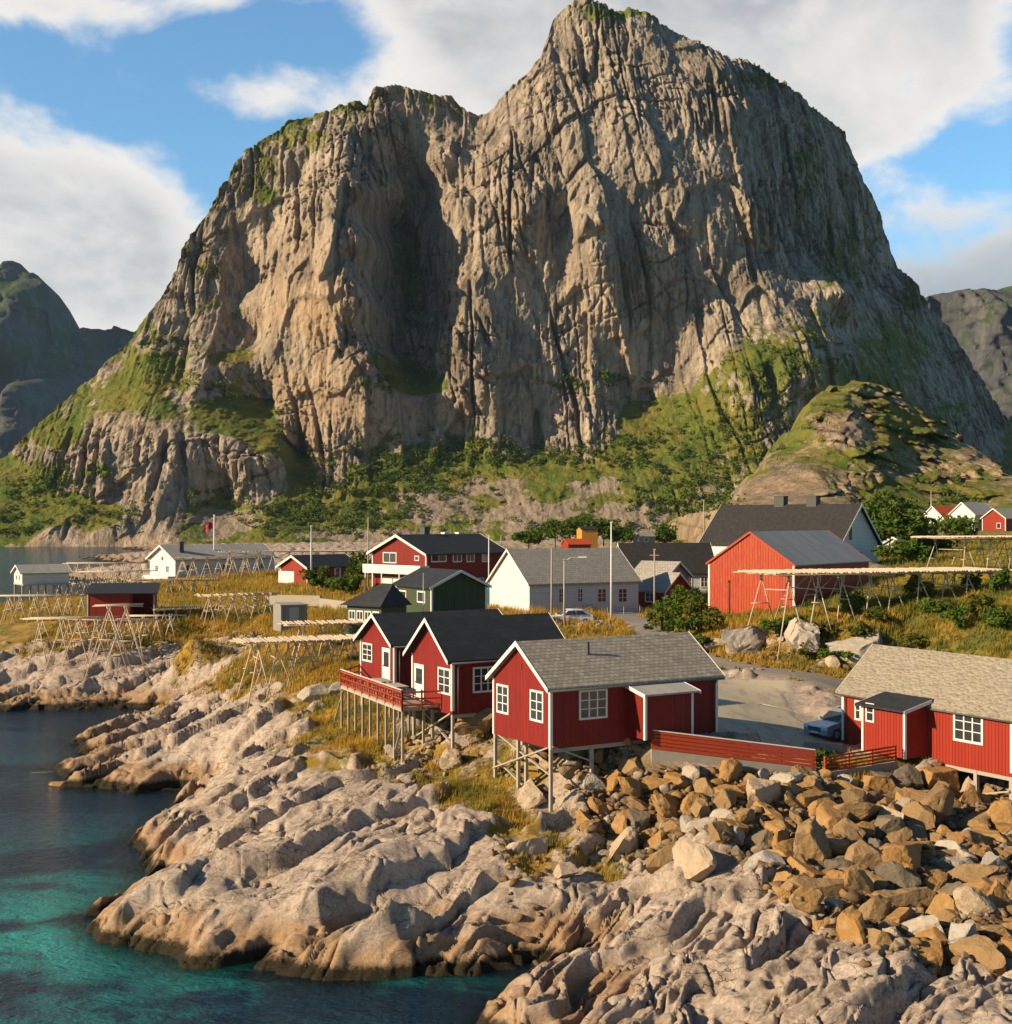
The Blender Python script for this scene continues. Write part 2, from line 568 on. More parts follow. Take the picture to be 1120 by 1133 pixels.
rock = t.mix(t.m('MULTIPLY', t.sm(nL_, .56, .66), .6), rock, (0.085, 0.072, 0.058))
rock = t.mix(t.m('MULTIPLY', t.sm(t.noise(p, 3.3, 8, .78), .60, .70), .5), rock, (0.62, 0.55, 0.46))
rock = t.mix(t.m('MULTIPLY', t.sm(t.noise(p, 1.1, 7, .75), .58, .68), .55), rock, (0.30, 0.17, 0.07))
rock = t.mix(t.m('MULTIPLY', och, 0.8), rock, (0.32, 0.165, 0.05))
rock = t.mix(t.sm(t.m('ADD', z, t.m('MULTIPLY', t.m('SUBTRACT', nC, 0.5), 0.5)), 0.62, 0.32), rock, (0.028, 0.022, 0.011))
rock = t.mix(t.sm(z, -0.1, -0.5), rock, (0.10, 0.09, 0.045))
g = attr(t, 'grass')
gm = t.sm(t.m('ADD', g, t.m('MULTIPLY', t.m('SUBTRACT', t.noise(p, 0.7, 6, 0.65), 0.5), 1.3)), 0.40, 0.62)
px_ = t.n('ShaderNodeSeparateXYZ', {0: p}).outputs[0]
gn_ = t.m('SUBTRACT', t.noise(p, 0.22, 5, 0.6), t.sm(px_, 12.0, 34.0, 0.0, 0.07))
gr = t.ramp(gn_, [(0.30, (0.095, 0.115, 0.022)), (0.43, (0.19, 0.16, 0.03)), (0.55, (0.36, 0.215, 0.035)), (0.70, (0.45, 0.29, 0.06))])
gr = t.mix(t.m('MULTIPLY', nC, 0.5), gr, (0.16, 0.12, 0.03))
col = t.mix(gm, rock, gr)
rb = attr(t, 'rubble')
col = t.mix(t.m('MULTIPLY', rb, 0.85), col, t.mix(nC, (0.10, 0.065, 0.03), (0.24, 0.15, 0.065)))
nF = t.noise(st, 11.0, 8, 0.75, 0.4)
h = t.m('ADD', t.m('MULTIPLY', crm, -0.5), t.m('ADD', t.m('MULTIPLY', nB, 1.0), t.m('ADD', t.m('MULTIPLY', nC, 0.45), t.m('MULTIPLY', nF, .55))))
finish(t, col, 0.88, h, 0.85, 0.16, 0.2)
M['ground'] = m

# gravel / asphalt
m, t = mat('gravel')
p = pos(t)
n = t.noise(p, 0.35, 5, 0.6); n2 = t.noise(p, 18, 4, 0.7)
c = t.mix(n, (0.44, 0.365, 0.26), (0.56, 0.475, 0.345))
c = t.mix(t.m('MULTIPLY', n2, 0.5), c, (0.30, 0.25, 0.18))
n3 = t.noise(t.scale(p, (1, .35, 1), (0, 0, R(25))), 0.9, 5, .7)
c = t.mix(t.m('MULTIPLY', t.sm(n3, .5, .66), .5), c, (0.24, 0.20, 0.15))
c = t.mix(t.m('MULTIPLY', t.sm(t.noise(p, .5, 6, .7), .56, .68), .5), c, (0.22, 0.18, 0.06))
finish(t, c, 0.95, n2, 0.5, 0.03, 0.15)
M['gravel'] = m
m, t = mat('asphalt')
p = pos(t)
n = t.noise(p, 0.5, 5, 0.6); n2 = t.noise(p, 25, 3, 0.7)
c = t.mix(n, (0.17, 0.155, 0.135), (0.26, 0.235, 0.20))
finish(t, c, 0.9, n2, 0.4, 0.02, 0.2)
M['asphalt'] = m

# boulders of the rock fill
def boulder_mat(name, a, b, c):
    m, t = mat(name)
    ob = t.n('ShaderNodeTexCoord').outputs['Object']
    rnd = t.n('ShaderNodeObjectInfo').outputs['Random']
    ob2 = t.vm('ADD', ob, t.n('ShaderNodeCombineXYZ', {0: t.m('MULTIPLY', rnd, 37.0), 1: t.m('MULTIPLY', rnd, 91.0), 2: 0.0}).outputs[0])
    n = t.noise(ob2, 1.3, 6, 0.65, .4); n2 = t.noise(ob2, 8, 6, 0.7); n3 = t.noise(ob2, 2.4, 5, .7)
    col = t.mix(n, a, b)
    col = t.mix(t.m('MULTIPLY', t.sm(n3, 0.5, 0.66), 0.7), col, c)
    col = t.mix(t.m('MULTIPLY', n2, 0.45), col, t.mix(0.6, a, (0.03, 0.02, 0.01)))
    col = t.mix(t.m('MULTIPLY', rnd, 0.25), col, (0.40, 0.27, 0.13))
    finish(t, col, 0.9, t.m('ADD', n2, t.m('MULTIPLY', n, 1.5)), 0.7, 0.09, 0.2)
    return m


M['b_ochre'] = boulder_mat('ochre_boulder', (0.25, 0.125, 0.035), (0.42, 0.23, 0.075), (0.38, 0.28, 0.17))
M['b_brown'] = boulder_mat('brown_boulder', (0.17, 0.10, 0.045), (0.32, 0.20, 0.09), (0.24, 0.19, 0.13))
M['b_grey'] = boulder_mat('grey_boulder', (0.30, 0.27, 0.235), (0.52, 0.48, 0.43), (0.38, 0.26, 0.14))
M['b_pink'] = boulder_mat('pale_boulder', (0.36, 0.285, 0.21), (0.50, 0.41, 0.32), (0.34, 0.20, 0.08))
M['b_dark'] = boulder_mat('dark_boulder', (0.10, 0.085, 0.065), (0.20, 0.17, 0.13), (0.16, 0.12, 0.07))


def leaf_mat(name, stops, scale=0.5, trans=0.25):
    m, t = mat(name)
    p = pos(t)
    n = t.noise(p, scale, 4, 0.65); n2 = t.noise(p, scale * 9, 3, .6)
    f = t.m('ADD', t.m('MULTIPLY', n, 0.65), t.m('MULTIPLY', n2, 0.35))
    if name == 'dry_grass':      # the bank on the right is greener than the shore meadow
        f = t.m('SUBTRACT', f, t.sm(t.n('ShaderNodeSeparateXYZ', {0: p}).outputs[0], 12.0, 34.0, 0.0, 0.07))
    col = t.ramp(f, stops)
    b = t.n('ShaderNodeBsdfDiffuse', {'Color': col, 'Roughness': 0.6})
    tr = t.n('ShaderNodeBsdfTranslucent', {'Color': col})
    mx = t.n('ShaderNodeMixShader', {0: trans, 1: b.outputs[0], 2: tr.outputs[0]})
    t.n('ShaderNodeOutputMaterial', {'Surface': mx.outputs[0]})
    return m


M['grass'] = leaf_mat('dry_grass', [(0.34, (0.085, 0.12, 0.022)), (0.43, (0.21, 0.19, 0.035)), (0.52, (0.46, 0.28, 0.045)), (0.66, (0.58, 0.36, 0.08))], 0.25, 0.3)
M['leaf'] = leaf_mat('green_leaves', [(0.36, (0.04, 0.075, 0.012)), (0.5, (0.085, 0.135, 0.022)), (0.64, (0.16, 0.20, 0.035))], 0.9)
M['leaf_far'] = leaf_mat('hillside_leaves', [(0.36, (0.06, 0.10, 0.016)), (0.5, (0.12, 0.165, 0.028)), (0.64, (0.20, 0.22, 0.04))], 0.06)
M['leaf_olive'] = leaf_mat('olive_leaves', [(0.36, (0.045, 0.06, 0.012)), (0.5, (0.10, 0.11, 0.02)), (0.64, (0.20, 0.16, 0.03))], 0.8)
M['bark'] = plain('bark', (0.12, 0.09, 0.06), (0.07, 0.055, 0.04), 8, 0.95)

# mountain
def mountain_mat(name, rock_stops, green_a, green_b, scree, fine=1.0, blue=None):
    m, t = mat(name)
    p = pos(t)
    v = attr(t, 'veg'); sc = attr(t, 'scree'); tone = attr(t, 'tone')
    sv = t.scale(p, (1.0, 1.0, 0.22))
    nA = t.noise(sv, 0.055 * fine, 8, 0.66, 0.5)
    nB = t.noise(p, 0.016 * fine, 6, 0.6)
    nC = t.noise(t.scale(p, (1, 1, .5)), 0.25 * fine, 6, 0.72)
    nS = t.noise(t.scale(p, (1, 1, 0.07)), 0.16 * fine, 7, 0.72, .3)
    nT = t.noise(t.scale(p, (1, 1, 0.05)), 0.05 * fine, 6, 0.7, .4)
    f = t.m('ADD', t.m('MULTIPLY', nA, 0.55), t.m('ADD', t.m('MULTIPLY', nB, 0.2), t.m('MULTIPLY', nC, 0.25)))
    rock = t.ramp(f, rock_stops)
    rock = t.mix(t.m('MULTIPLY', t.sm(nS, 0.50, 0.64), 0.62), rock, (0.085, 0.072, 0.055))
    rock = t.mix(t.m('MULTIPLY', t.sm(nT, 0.52, 0.64), 0.5), rock, (0.10, 0.09, 0.075))
    rock = t.mix(t.m('MULTIPLY', tone, t.m('MULTIPLY', t.sm(nB, 0.4, 0.6), 0.65)), rock, (0.42, 0.255, 0.125))
    rock = t.mix(sc, rock, t.mix(nC, (scree[0] * .55, scree[1] * .55, scree[2] * .55), scree))
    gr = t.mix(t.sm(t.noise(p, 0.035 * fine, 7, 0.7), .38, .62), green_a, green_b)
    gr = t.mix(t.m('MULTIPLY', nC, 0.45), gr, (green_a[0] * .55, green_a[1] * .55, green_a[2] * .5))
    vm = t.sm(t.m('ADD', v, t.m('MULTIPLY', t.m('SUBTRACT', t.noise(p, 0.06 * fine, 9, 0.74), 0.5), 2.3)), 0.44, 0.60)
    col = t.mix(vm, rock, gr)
    h = t.m('ADD', t.m('MULTIPLY', nA, 1.2), t.m('ADD', t.m('MULTIPLY', nC, 0.35), t.m('MULTIPLY', nS, .6)))
    finish(t, col, 0.95, h, 1.0, 5.0 / fine, 0.1)
    return m


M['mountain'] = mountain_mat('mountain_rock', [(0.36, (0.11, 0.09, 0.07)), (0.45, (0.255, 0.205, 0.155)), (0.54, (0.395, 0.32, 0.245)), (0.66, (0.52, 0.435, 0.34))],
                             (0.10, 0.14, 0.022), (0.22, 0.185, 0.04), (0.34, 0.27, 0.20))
M['hill'] = mountain_mat('hill_ground', [(0.34, (0.11, 0.085, 0.06)), (0.46, (0.23, 0.175, 0.115)), (0.56, (0.34, 0.26, 0.18)), (0.68, (0.44, 0.35, 0.26))],
                         (0.10, 0.14, 0.022), (0.22, 0.175, 0.04), (0.32, 0.25, 0.18), 2.5)
M['far'] = mountain_mat('far_mountain_rock', [(0.34, (0.04, 0.045, 0.05)), (0.46, (0.075, 0.078, 0.08)), (0.56, (0.12, 0.115, 0.11)), (0.68, (0.18, 0.165, 0.15))],
                        (0.035, 0.07, 0.025), (0.07, 0.10, 0.03), (0.2, 0.19, 0.17), 0.35)

# sea
m, t = mat('sea')
p = pos(t)
dep = attr(t, 'depth')                       # metres of water over the bed
nL = t.noise(t.scale(p, (0.35, 1.0, 1), (0, 0, R(-12))), 0.11, 4, 0.55, 0.8)
nM = t.noise(p, 0.5, 4, 0.6)
sand = attr(t, 'sand')
sm_ = t.m('MULTIPLY', sand, t.sm(t.m('ADD', nL, t.m('MULTIPLY', t.m('SUBTRACT', nM, 0.5), 0.3)), 0.45, 0.58))
deep = t.mix(t.sm(nL, .35, .65), (0.005, 0.022, 0.042), (0.014, 0.048, 0.074))
body = t.mix(sm_, deep, (0.015, 0.27, 0.25))
w1 = t.noise(t.scale(p, (1, 1.7, 1), (0, 0, R(25))), 0.9, 3, 0.6, 0.5)
w2 = t.noise(t.scale(p, (1, 1.5, 1), (0, 0, R(-15))), 3.6, 4, 0.65, 0.3)
bh = t.m('ADD', w1, t.m('MULTIPLY', w2, 0.5))
bn = t.n('ShaderNodeBump', {'Height': bh, 'Strength': 1.0, 'Distance': 0.30})
bs = t.n('ShaderNodeBsdfPrincipled', {'Base Color': body, 'Roughness': 0.10, 'IOR': 1.33, 'Specular IOR Level': 0.5, 'Normal': bn.outputs[0]})
tr = t.n('ShaderNodeBsdfTransparent', {'Color': (0.55, 0.80, 0.74, 1)})
gl = t.n('ShaderNodeBsdfGlossy', {'Color': (1, 1, 1, 1), 'Roughness': 0.08, 'Normal': bn.outputs[0]})
fr = t.n('ShaderNodeFresnel', {'IOR': 1.33, 'Normal': bn.outputs[0]})
clear = t.n('ShaderNodeMixShader', {0: fr.outputs[0], 1: tr.outputs[0], 2: gl.outputs[0]})
mx = t.n('ShaderNodeMixShader', {0: t.sm(dep, 0.1, 2.6, 0.12, 1.0), 1: clear.outputs[0], 2: bs.outputs[0]})
t.n('ShaderNodeOutputMaterial', {'Surface': mx.outputs[0]})
M['sea'] = m
# ------------------------------------------------------------------ shore and village ground
rng = np.random.default_rng(7)
random.seed(7)
coast = [(480, 1180), (540, 1133), (575, 1105), (600, 1085), (625, 1068), (640, 1057), (600, 1056), (560, 1059), (500, 1058), (440, 1058), (380, 1056), (340, 1060), (300, 1061), (250, 1058), (205, 1056),
         (170, 1048), (125, 1042), (99, 1026), (128, 1008), (165, 994), (200, 984), (176, 977), (183, 967), (172, 950), (157, 931), (180, 920), (208, 908), (206, 895), (225, 873),
         (202, 870), (150, 873), (110, 870), (81, 868), (105, 860), (67, 851), (112, 844), (97, 827), (104, 816), (146, 803), (205, 782), (161, 782), (142, 780), (64, 784), (0, 783), (-100, 780), (-260, 770)]
land = [  # px, py, height, grass
    (610, 913, 3.0, .2), (551, 862, 4.4, .8), (642, 862, 4.9, .3), (500, 838, 5.0, .5), (446, 856, 4.1, .3), (395, 815, 4.8, .8), (350, 800, 4.6, .75), (320, 816, 3.7, .1), (250, 860, 2.5, 0), (300, 940, 2.5, 0),
    (360, 890, 3.4, 0), (450, 900, 3.4, .05), (500, 950, 2.6, 0), (420, 980, 2.2, 0), (350, 1005, 1.9, 0), (260, 1010, 1.5, 0), (440, 1022, 1.7, 0), (200, 1015, 1.1, 0), (140, 1022, .6, 0), (560, 1020, 1.1, 0),
    (330, 1030, 1.2, 0), (400, 1040, .9, 0), (510, 1030, 1.1, 0), (240, 1035, .9, 0),
    (560, 940, 2.9, .5), (600, 1000, 1.6, .15), (640, 962, 2.4, .55), (690, 930, 3.0, .3), (720, 960, 2.4, .2), (520, 880, 4.1, .75), (470, 870, 4.0, .6), (550, 900, 3.6, .8), (430, 850, 4.2, .5), (410, 880, 3.9, .25), (640, 1020, 1.0, .1), (680, 990, 1.6, .3),
    (250, 960, 2.2, 0), (200, 930, 1.5, 0), (230, 900, 1.7, 0), (290, 880, 2.8, 0), (270, 985, 1.6, 0), (220, 950, 1.2, 0), (350, 860, 3.9, .3), (380, 840, 4.3, .6),
    (700, 1040, 1.5, 0), (760, 1000, 2.5, 0), (800, 1000, 2.8, 0), (800, 1080, 2.0, 0), (700, 1110, 1.0, 0), (620, 1120, .5, 0), (660, 1085, .9, 0), (900, 1000, 3.2, .05), (1000, 1050, 2.7, .1), (1100, 1100, 2.6, 0), (900, 1115, 2.3, 0), (1120, 1010, 3.0, .1), (800, 1160, 1.2, 0), (950, 1180, 1.8, 0), (1120, 1180, 2.4, 0), (1200, 1100, 2.6, 0), (640, 1180, .3, 0),
    (870, 1060, 2.4, 0), (990, 1110, 2.5, 0), (740, 1060, 1.6, 0),
    (750, 850, 5.6, .2), (900, 872, 4.75, .5), (1000, 872, 4.35, .4), (1100, 900, 3.4, .05), (850, 920, 4.0, 0), (950, 950, 3.7, 0), (1050, 975, 3.0, 0), (800, 900, 4.4, 0), (720, 880, 4.5, 0), (1160, 900, 3.4, 0), (1250, 920, 3.2, 0), (670, 850, 5.2, .2), (1040, 872, 4.0, .2), (840, 860, 5.1, .3),
    (719, 834, 6.2, .6), (800, 842, 5.7, .6), (900, 856, 5.05, .6), (960, 858, 4.8, .7), (1010, 846, 4.9, .7), (700, 826, 6.3, .7), (640, 830, 6.0, .4),
    # parking place and road
    (794, 806, 6.7, .1), (730, 815, 6.6, .1), (850, 805, 5.9, 0), (900, 830, 5.2, 0), (917, 818, 5.1, .1), (900, 790, 5.5, .1), (860, 770, 6.2, .1), (820, 755, 6.7, .1), (900, 757, 6.6, .3), (950, 790, 5.2, .3), (760, 760, 7.0, .1), (880, 745, 6.9, .3), (800, 742, 7.1, .2), (740, 720, 7.3, .3), (700, 695, 7.7, .3), (1000, 770, 5.6, .3), (1080, 790, 5.4, .3),
    (1000, 745, 6.7, .6), (1120, 755, 6.8, .7), (620, 740, 7.2, .5), (560, 770, 6.4, .5), (520, 750, 7.0, .5),
    # bank behind the road
    (860, 736, 7.1, .9), (940, 745, 6.8, .9), (800, 728, 7.3, .9), (800, 700, 8.6, .75), (860, 690, 9.6, .8), (960, 692, 9.8, .9), (1100, 690, 10.3, 1), (1060, 650, 11.8, 1), (1120, 730, 8.2, 1), (1030, 720, 8.4, 1), (910, 722, 7.9, .5), (870, 712, 8.4, .4), (1120, 640, 12.3, 1), (960, 655, 10.6, 1), (1200, 700, 10.5, 1), (1200, 640, 12.6, 1), (760, 700, 8.2, 1), (730, 690, 8.1, .8), (1000, 675, 10.8, 1)]
land_xyz = [  # X, Y, height, grass
    (3, 100, 7.5, .8), (-6, 95, 7.2, .9), (-14, 95, 6.4, 1), (-12, 105, 7.2, 1), (0, 118, 7.7, .5), (10, 122, 7.8, .5), (6, 140, 8.0, .7), (16, 140, 7.8, .8), (0, 165, 8.0, .9), (-12, 160, 8.0, .9), (-20, 130, 7.6, 1), (-30, 125, 6.6, 1), (-35, 150, 7.2, 1),
    (-30, 190, 8.0, 1), (-45, 185, 7.4, 1), (-55, 160, 6.6, 1), (-60, 185, 6.2, 1), (-76, 200, 4.2, .7), (-85, 180, 3.5, .6), (-95, 200, 1.5, .4), (-60, 235, 7.2, 1), (-40, 235, 8.0, 1), (-20, 240, 8.0, 1), (10, 240, 8.5, 1), (30, 170, 9.5, 1), (28, 130, 8.6, 1), (40, 165, 10.6, 1), (24, 115, 8.2, 1), (33, 118, 9.6, 1), (55, 200, 11.8, 1), (75, 260, 13.5, 1), (100, 330, 15.0, 1), (125, 330, 15.0, 1), (40, 260, 12.5, 1), (60, 330, 14.0, 1), (20, 280, 9.5, 1), (0, 300, 7.0, .9), (30, 330, 11.0, 1), (-30, 290, 4, .8), (60, 120, 13, 1), (70, 150, 14, 1), (110, 200, 15, 1),
    (-75, 245, 1.0, .4), (-72, 270, -1, 0), (-50, 290, 4, .6), (-20, 320, 6, .6), (10, 350, 7, .7), (-110, 420, 4, .4), (-150, 620, 3, .3), (-50, 500, 5.5, .4), (50, 500, 7, .6), (-200, 810, 1.5, .2), (0, 800, 3, .4), (-100, 800, 2.5, .3), (100, 700, 6, .5), (200, 800, 6, .5), (-170, 480, -3, 0), (-240, 700, -3, 0), (-105, 340, -3, 0), (-300, 880, -3, 0), (-90, 225, -.5, 0), (-110, 215, -1.5, 0), (-95, 275, -3, 0), (-110, 190, -.5, 0), (-130, 170, -2, 0),
    (-50, 135, 4.4, .6), (-45, 131, 3.2, .2), (-55, 140, 4.6, .8), (-40, 139, 5.9, 1), (-42, 150, 6.7, 1), (-35, 142, 6.3, 1), (-62, 135, 2.6, 0), (-70, 150, 4.0, .5), (-56, 129, 1.6, 0), (-47, 127.5, 1.4, 0), (-38, 130, 3.0, .1), (-30, 131, 3.6, .2), (-24, 121, 4.6, .7), (-20, 115, 7.2, 1), (-26, 126, 4.2, .3), (-33, 127, 1.4, 0),
    (-17, 105, 5.4, .9), (-20, 98, 4.4, .5), (-17.5, 97, 4.5, .3), (-19, 93, 3.4, 0), (-14.6, 92, 5.5, .75), (-11.5, 85, 5.5, .9), (-15, 105, 6.6, 1), (-22, 90, 2.2, 0), (-17, 88, 3.2, 0), (-24.5, 88, 1.2, 0), (-22, 100, 2.2, 0), (-25, 104, 1.0, 0), (-13.5, 88, 4.6, .5),
    (-9, 78, 5.0, .8), (-7, 74, 5.2, .6), (-1, 72, 6.0, .4), (-4, 78, 6.4, .5), (3, 66, 5.9, .2)]
sea_px = [(450, 1090, -2), (550, 1098, -1.2), (575, 1078, -.9), (605, 1066, -.6), (560, 1100, -1), (480, 1140, -2.5), (300, 1095, -2), (150, 1085, -2.2), (60, 1040, -2.5), (60, 990, -2.5), (110, 985, -1.8), (120, 950, -2.2), (100, 915, -2.5), (155, 900, -1.6), (185, 885, -1), (120, 893, -1.8), (40, 880, -2.5), (20, 862, -2.5), (45, 835, -2), (60, 808, -2), (100, 798, -1.8), (165, 790, -1), (30, 803, -3), (0, 850, -3.5), (0, 950, -4), (0, 1060, -4), (0, 1160, -4), (200, 1140, -4), (350, 1150, -3.5), (-150, 850, -5), (-150, 1000, -5), (-120, 800, -4), (-300, 800, -5), (30, 793, -1.2), (190, 976, -.3), (196, 884, -.7)]
pts = []; val = []
for (a, b) in coast:
    x, y, _ = G(a, b, 0.0); pts.append((x, y)); val.append((0.03, 0.0))
for (a, b, z, g) in land:
    x, y, _ = G(a, b, z); pts.append((x, y)); val.append((z, g))
for (x, y, z, g) in land_xyz:
    pts.append((x, y)); val.append((z, g))
for (a, b, z) in sea_px:
    x, y, _ = G(a, b, 0.0); pts.append((x, y)); val.append((z, 0))
BASE = RBF(pts, val, 0.6, 0.12)

FENCE_A, FENCE_B = (7.0, 63.2), (15.1, 64.0)
lot_left = [(9.4, 67.3), (10.0, 72.5), (8.5, 78.0), (10.5, 88.0)]        # edges of the gravel parking place, front to back
lot_right = [(15.2, 64.9), (18.1, 71.6), (18.2, 77.0), (17.6, 82.5), (19.5, 88.0)]
road_c = [(46, 76), (34, 82), (26, 86.5), (19.5, 90.0), (15.2, 94), (12.8, 100), (12.3, 107), (12.6, 113), (12.9, 122), (11.5, 132), (15, 143)]
flat_polys = [(lot_left + lot_right[::-1], 1)]


def seg_dist(x, y, poly):
    d = np.full(np.shape(x), 1e9)
    for (x1, y1), (x2, y2) in zip(poly[:-1], poly[1:]):
        L2 = (x2 - x1) ** 2 + (y2 - y1) ** 2
        k = np.clip(((x - x1) * (x2 - x1) + (y - y1) * (y2 - y1)) / L2, 0, 1)
        d = np.minimum(d, np.hypot(x - x1 - k * (x2 - x1), y - y1 - k * (y2 - y1)))
    return d


rub_poly = [G(a, b, z)[:2] for a, b, z in [(622, 868, 4.6), (640, 842, 5.4), (690, 832, 6.0), (760, 845, 5.7), (850, 856, 5.2), (905, 868, 4.75), (1010, 862, 4.5), (1060, 866, 4.0), (1180, 886, 3.5), (1220, 1040, 2.8), (1140, 1075, 2.6), (1030, 1072, 2.6), (945, 1045, 3.0), (870, 1005, 3.3), (820, 945, 3.7), (760, 925, 3.7), (700, 950, 2.9), (640, 925, 3.2), (640, 880, 4.2)]]


def ground_parts(x, y):
    """ground height, grass share, rubble share at x, y"""
    h, g = BASE(x, y)
    flat = np.ones(np.shape(x))
    lot = inside(flat_polys[0][0], x, y)
    dl = np.minimum(seg_dist(x, y, lot_left), seg_dist(x, y, lot_right))
    flat *= np.where(lot, 0, sstep(dl, 0.2, 2.5))
    flat *= sstep(seg_dist(x, y, road_c), 2.0, 4.5)
    flat *= sstep(seg_dist(x, y, [FENCE_A, FENCE_B, (19.5, 66.2)]), 0.3, 1.6)
    rb = inside(rub_poly, x, y)
    db = seg_dist(x, y, rub_poly + rub_poly[:1])
    rub = np.where(rb, sstep(db, 0, 1.2), 0)
    g2 = np.clip(g + 0.35 * fbm(x / 2.3, y / 2.3, 3, 5), 0, 1)
    rock = (1 - sstep(g2, .3, .75)) * flat
    shore = sstep(h, -2.5, .3)
    c, s_ = math.cos(R(44)), math.sin(R(44))
    wx = x + 1.3 * fbm(x / 4, y / 4, 3, 41); wy = y + 1.3 * fbm(x / 4, y / 4, 3, 42)
    u = c * wx + s_ * wy; v = -s_ * wx + c * wy
    def stair(q_):
        k = np.floor(q_)
        return k + sstep(q_ - k, .72, 1.0)

    def slab(L, sd_, wob, drop):
        f = v / L + wob * fbm(u / (L * 4.5), v / (L * 2.2), 3, sd_) + .22 * stair(u / (L * 3.2) + .5 * fbm(x / (L * 1.5), y / (L * 1.5), 2, sd_ + 3))
        f = f - np.floor(f)
        return sstep(f, 0, drop) - f
    big = (billow(u / 17, v / 6.0, 2, 3) - .5) * .40 + slab(4.6, 161, .6, .09) * .85
    gr1 = np.abs(perlin(u / 8 + .4 * perlin(x / 2.2, y / 2.2, 61), v / 1.5, 62)); gr2 = np.abs(perlin(u / 2.6 + .3 * perlin(x, y, 68), v / 7, 63))
    gr3 = np.abs(perlin(u / 5 + .5 * perlin(x / 1.5, y / 1.5, 74), v / .8, 75))
    joints = -.46 * (1 - sstep(gr1, 0, .055)) * sstep(perlin(x / 5, y / 5, 64), -.5, -.1) - .40 * (1 - sstep(gr2, 0, .045)) * sstep(perlin(x / 5 + 9, y / 5, 65), -.35, .05) - .20 * (1 - sstep(gr3, 0, .09)) * sstep(perlin(x / 4 + 3, y / 4, 76), -.3, .1)
    f1, f2, cr, ox, oy = voronoi(u / 4.0, v / 1.5, 9)
    eb = sstep(f2 - f1, 0, .2)
    blocks = eb * (cr - .5) * 0.30 + eb * (ox * (cr - .3) * .9 + oy * ((cr * 7) % 1 - .5) * 1.2) * .34
    f1b, f2b, crb, oxb, oyb = voronoi(u / 1.2 + 3, v / .55 - 8, 21)
    es = sstep(f2b - f1b, 0, .25)
    small = es * (crb - .5) * .20 + es * (oxb * (crb - .5) + oyb * ((crb * 5) % 1 - .5)) * .26 + slab(1.3, 171, .7, .2) * .24
    rough = sstep(fbm(x / 6, y / 6, 3, 77), -.1, .35) * (1 - .4 * sstep(h, 1.5, 3) * (x < 6)) + .45 * sstep(h, 1.5, .5)
    near = sstep(y + .35 * x * (x > 0), 58, 48) * (x > 0)
    blocks = blocks + joints
    det = big + blocks * (.45 + .55 * rough + .35 * near) + small * (.60 + .8 * np.maximum(rough, near)) + fbm(x / .9, y / .9, 4, 15) * .085 + ridged(u / 1.1 + .3 * perlin(x / .6, y / .6, 69), v / .38, 2, 70) * .045
    det = det - 0.10
    h2 = h + rock * shore * det * (1 - .5 * rub) + (1 - rock) * flat * (fbm(x / 1.8, y / 1.8, 4, 33) * .22) + flat * (g2 > .5) * fbm(x / 6, y / 6, 2, 35) * .35 * sstep(y, 80, 110)
    h2 = h2 - 0.25 * rub
    return h2, np.where(h > .6, g2, 0) * (1 - rub) * np.where(lot, .0, 1), rub


def ground(x, y):
    return float(ground_parts(np.array([float(x)]), np.array([float(y)]))[0][0])


rows = [28.0]
while rows[-1] < 900:
    rows.append(rows[-1] * (1.0016 if rows[-1] < 74 else 1.0023 if rows[-1] < 160 else (1.006 if rows[-1] < 340 else 1.02)))
rows = np.array(rows)
sl = np.concatenate([np.linspace(-.85, -.44, 60)[:-1], np.linspace(-.44, .44, 640), np.linspace(.44, .85, 60)[1:]])
YY = np.repeat(rows[:, None], len(sl), 1); XX = YY * sl[None]
HH, GG, RR = ground_parts(XX, YY)
me = np_mesh('ground', np.stack([XX, YY, HH], -1).reshape(-1, 3), grid_faces(len(rows), len(sl)), True, {'grass': GG, 'rubble': RR})
tag(link('ground', me, M['ground']), kind='structure')


def patch(name, A, B, nu, nv, mt, dz=0.05, wob=0.0):
    """surface strip between two polylines, laid on the ground"""
    def rs(pl, n):
        pl = np.array(pl, float); d = np.r_[0, np.cumsum(np.hypot(*np.diff(pl, axis=0).T))]
        k = np.linspace(0, d[-1], n)
        return np.stack([np.interp(k, d, pl[:, i]) for i in (0, 1)], 1)
    a = rs(A, nv); b = rs(B, nv)
    if wob:
        k = np.arange(nv) * .37
        a = a + wob * np.stack([perlin(k, k * 0 + .5, 3), perlin(k, k * 0 + 9.5, 3)], 1); b = b + wob * np.stack([perlin(k, k * 0 + 3.5, 4), perlin(k, k * 0 + 7.5, 4)], 1)
    kk = np.linspace(0, 1, nu)[None, :, None]
    q = a[:, None] * (1 - kk) + b[:, None] * kk
    z = ground_parts(q[..., 0], q[..., 1])[0] + dz
    z[:, 0] -= dz + .04; z[:, -1] -= dz + .04; z[0] -= dz + .04; z[-1] -= dz + .04
    me = np_mesh(name, np.concatenate([q, z[..., None]], -1).reshape(-1, 3), grid_faces(nv, nu), True)
    return tag(link(name, me, mt), kind='structure')


patch('parking_place', lot_left, lot_right, 30, 60, M['gravel'], .05, .8)
rc = np.array(road_c, float)
tn = np.gradient(rc, axis=0); tn /= np.hypot(*tn.T)[:, None]; nm_ = np.stack([-tn[:, 1], tn[:, 0]], 1)
patch('road', (rc + nm_ * 1.7), (rc - nm_ * 1.7), 9, 160, M['asphalt'], .075, .3)

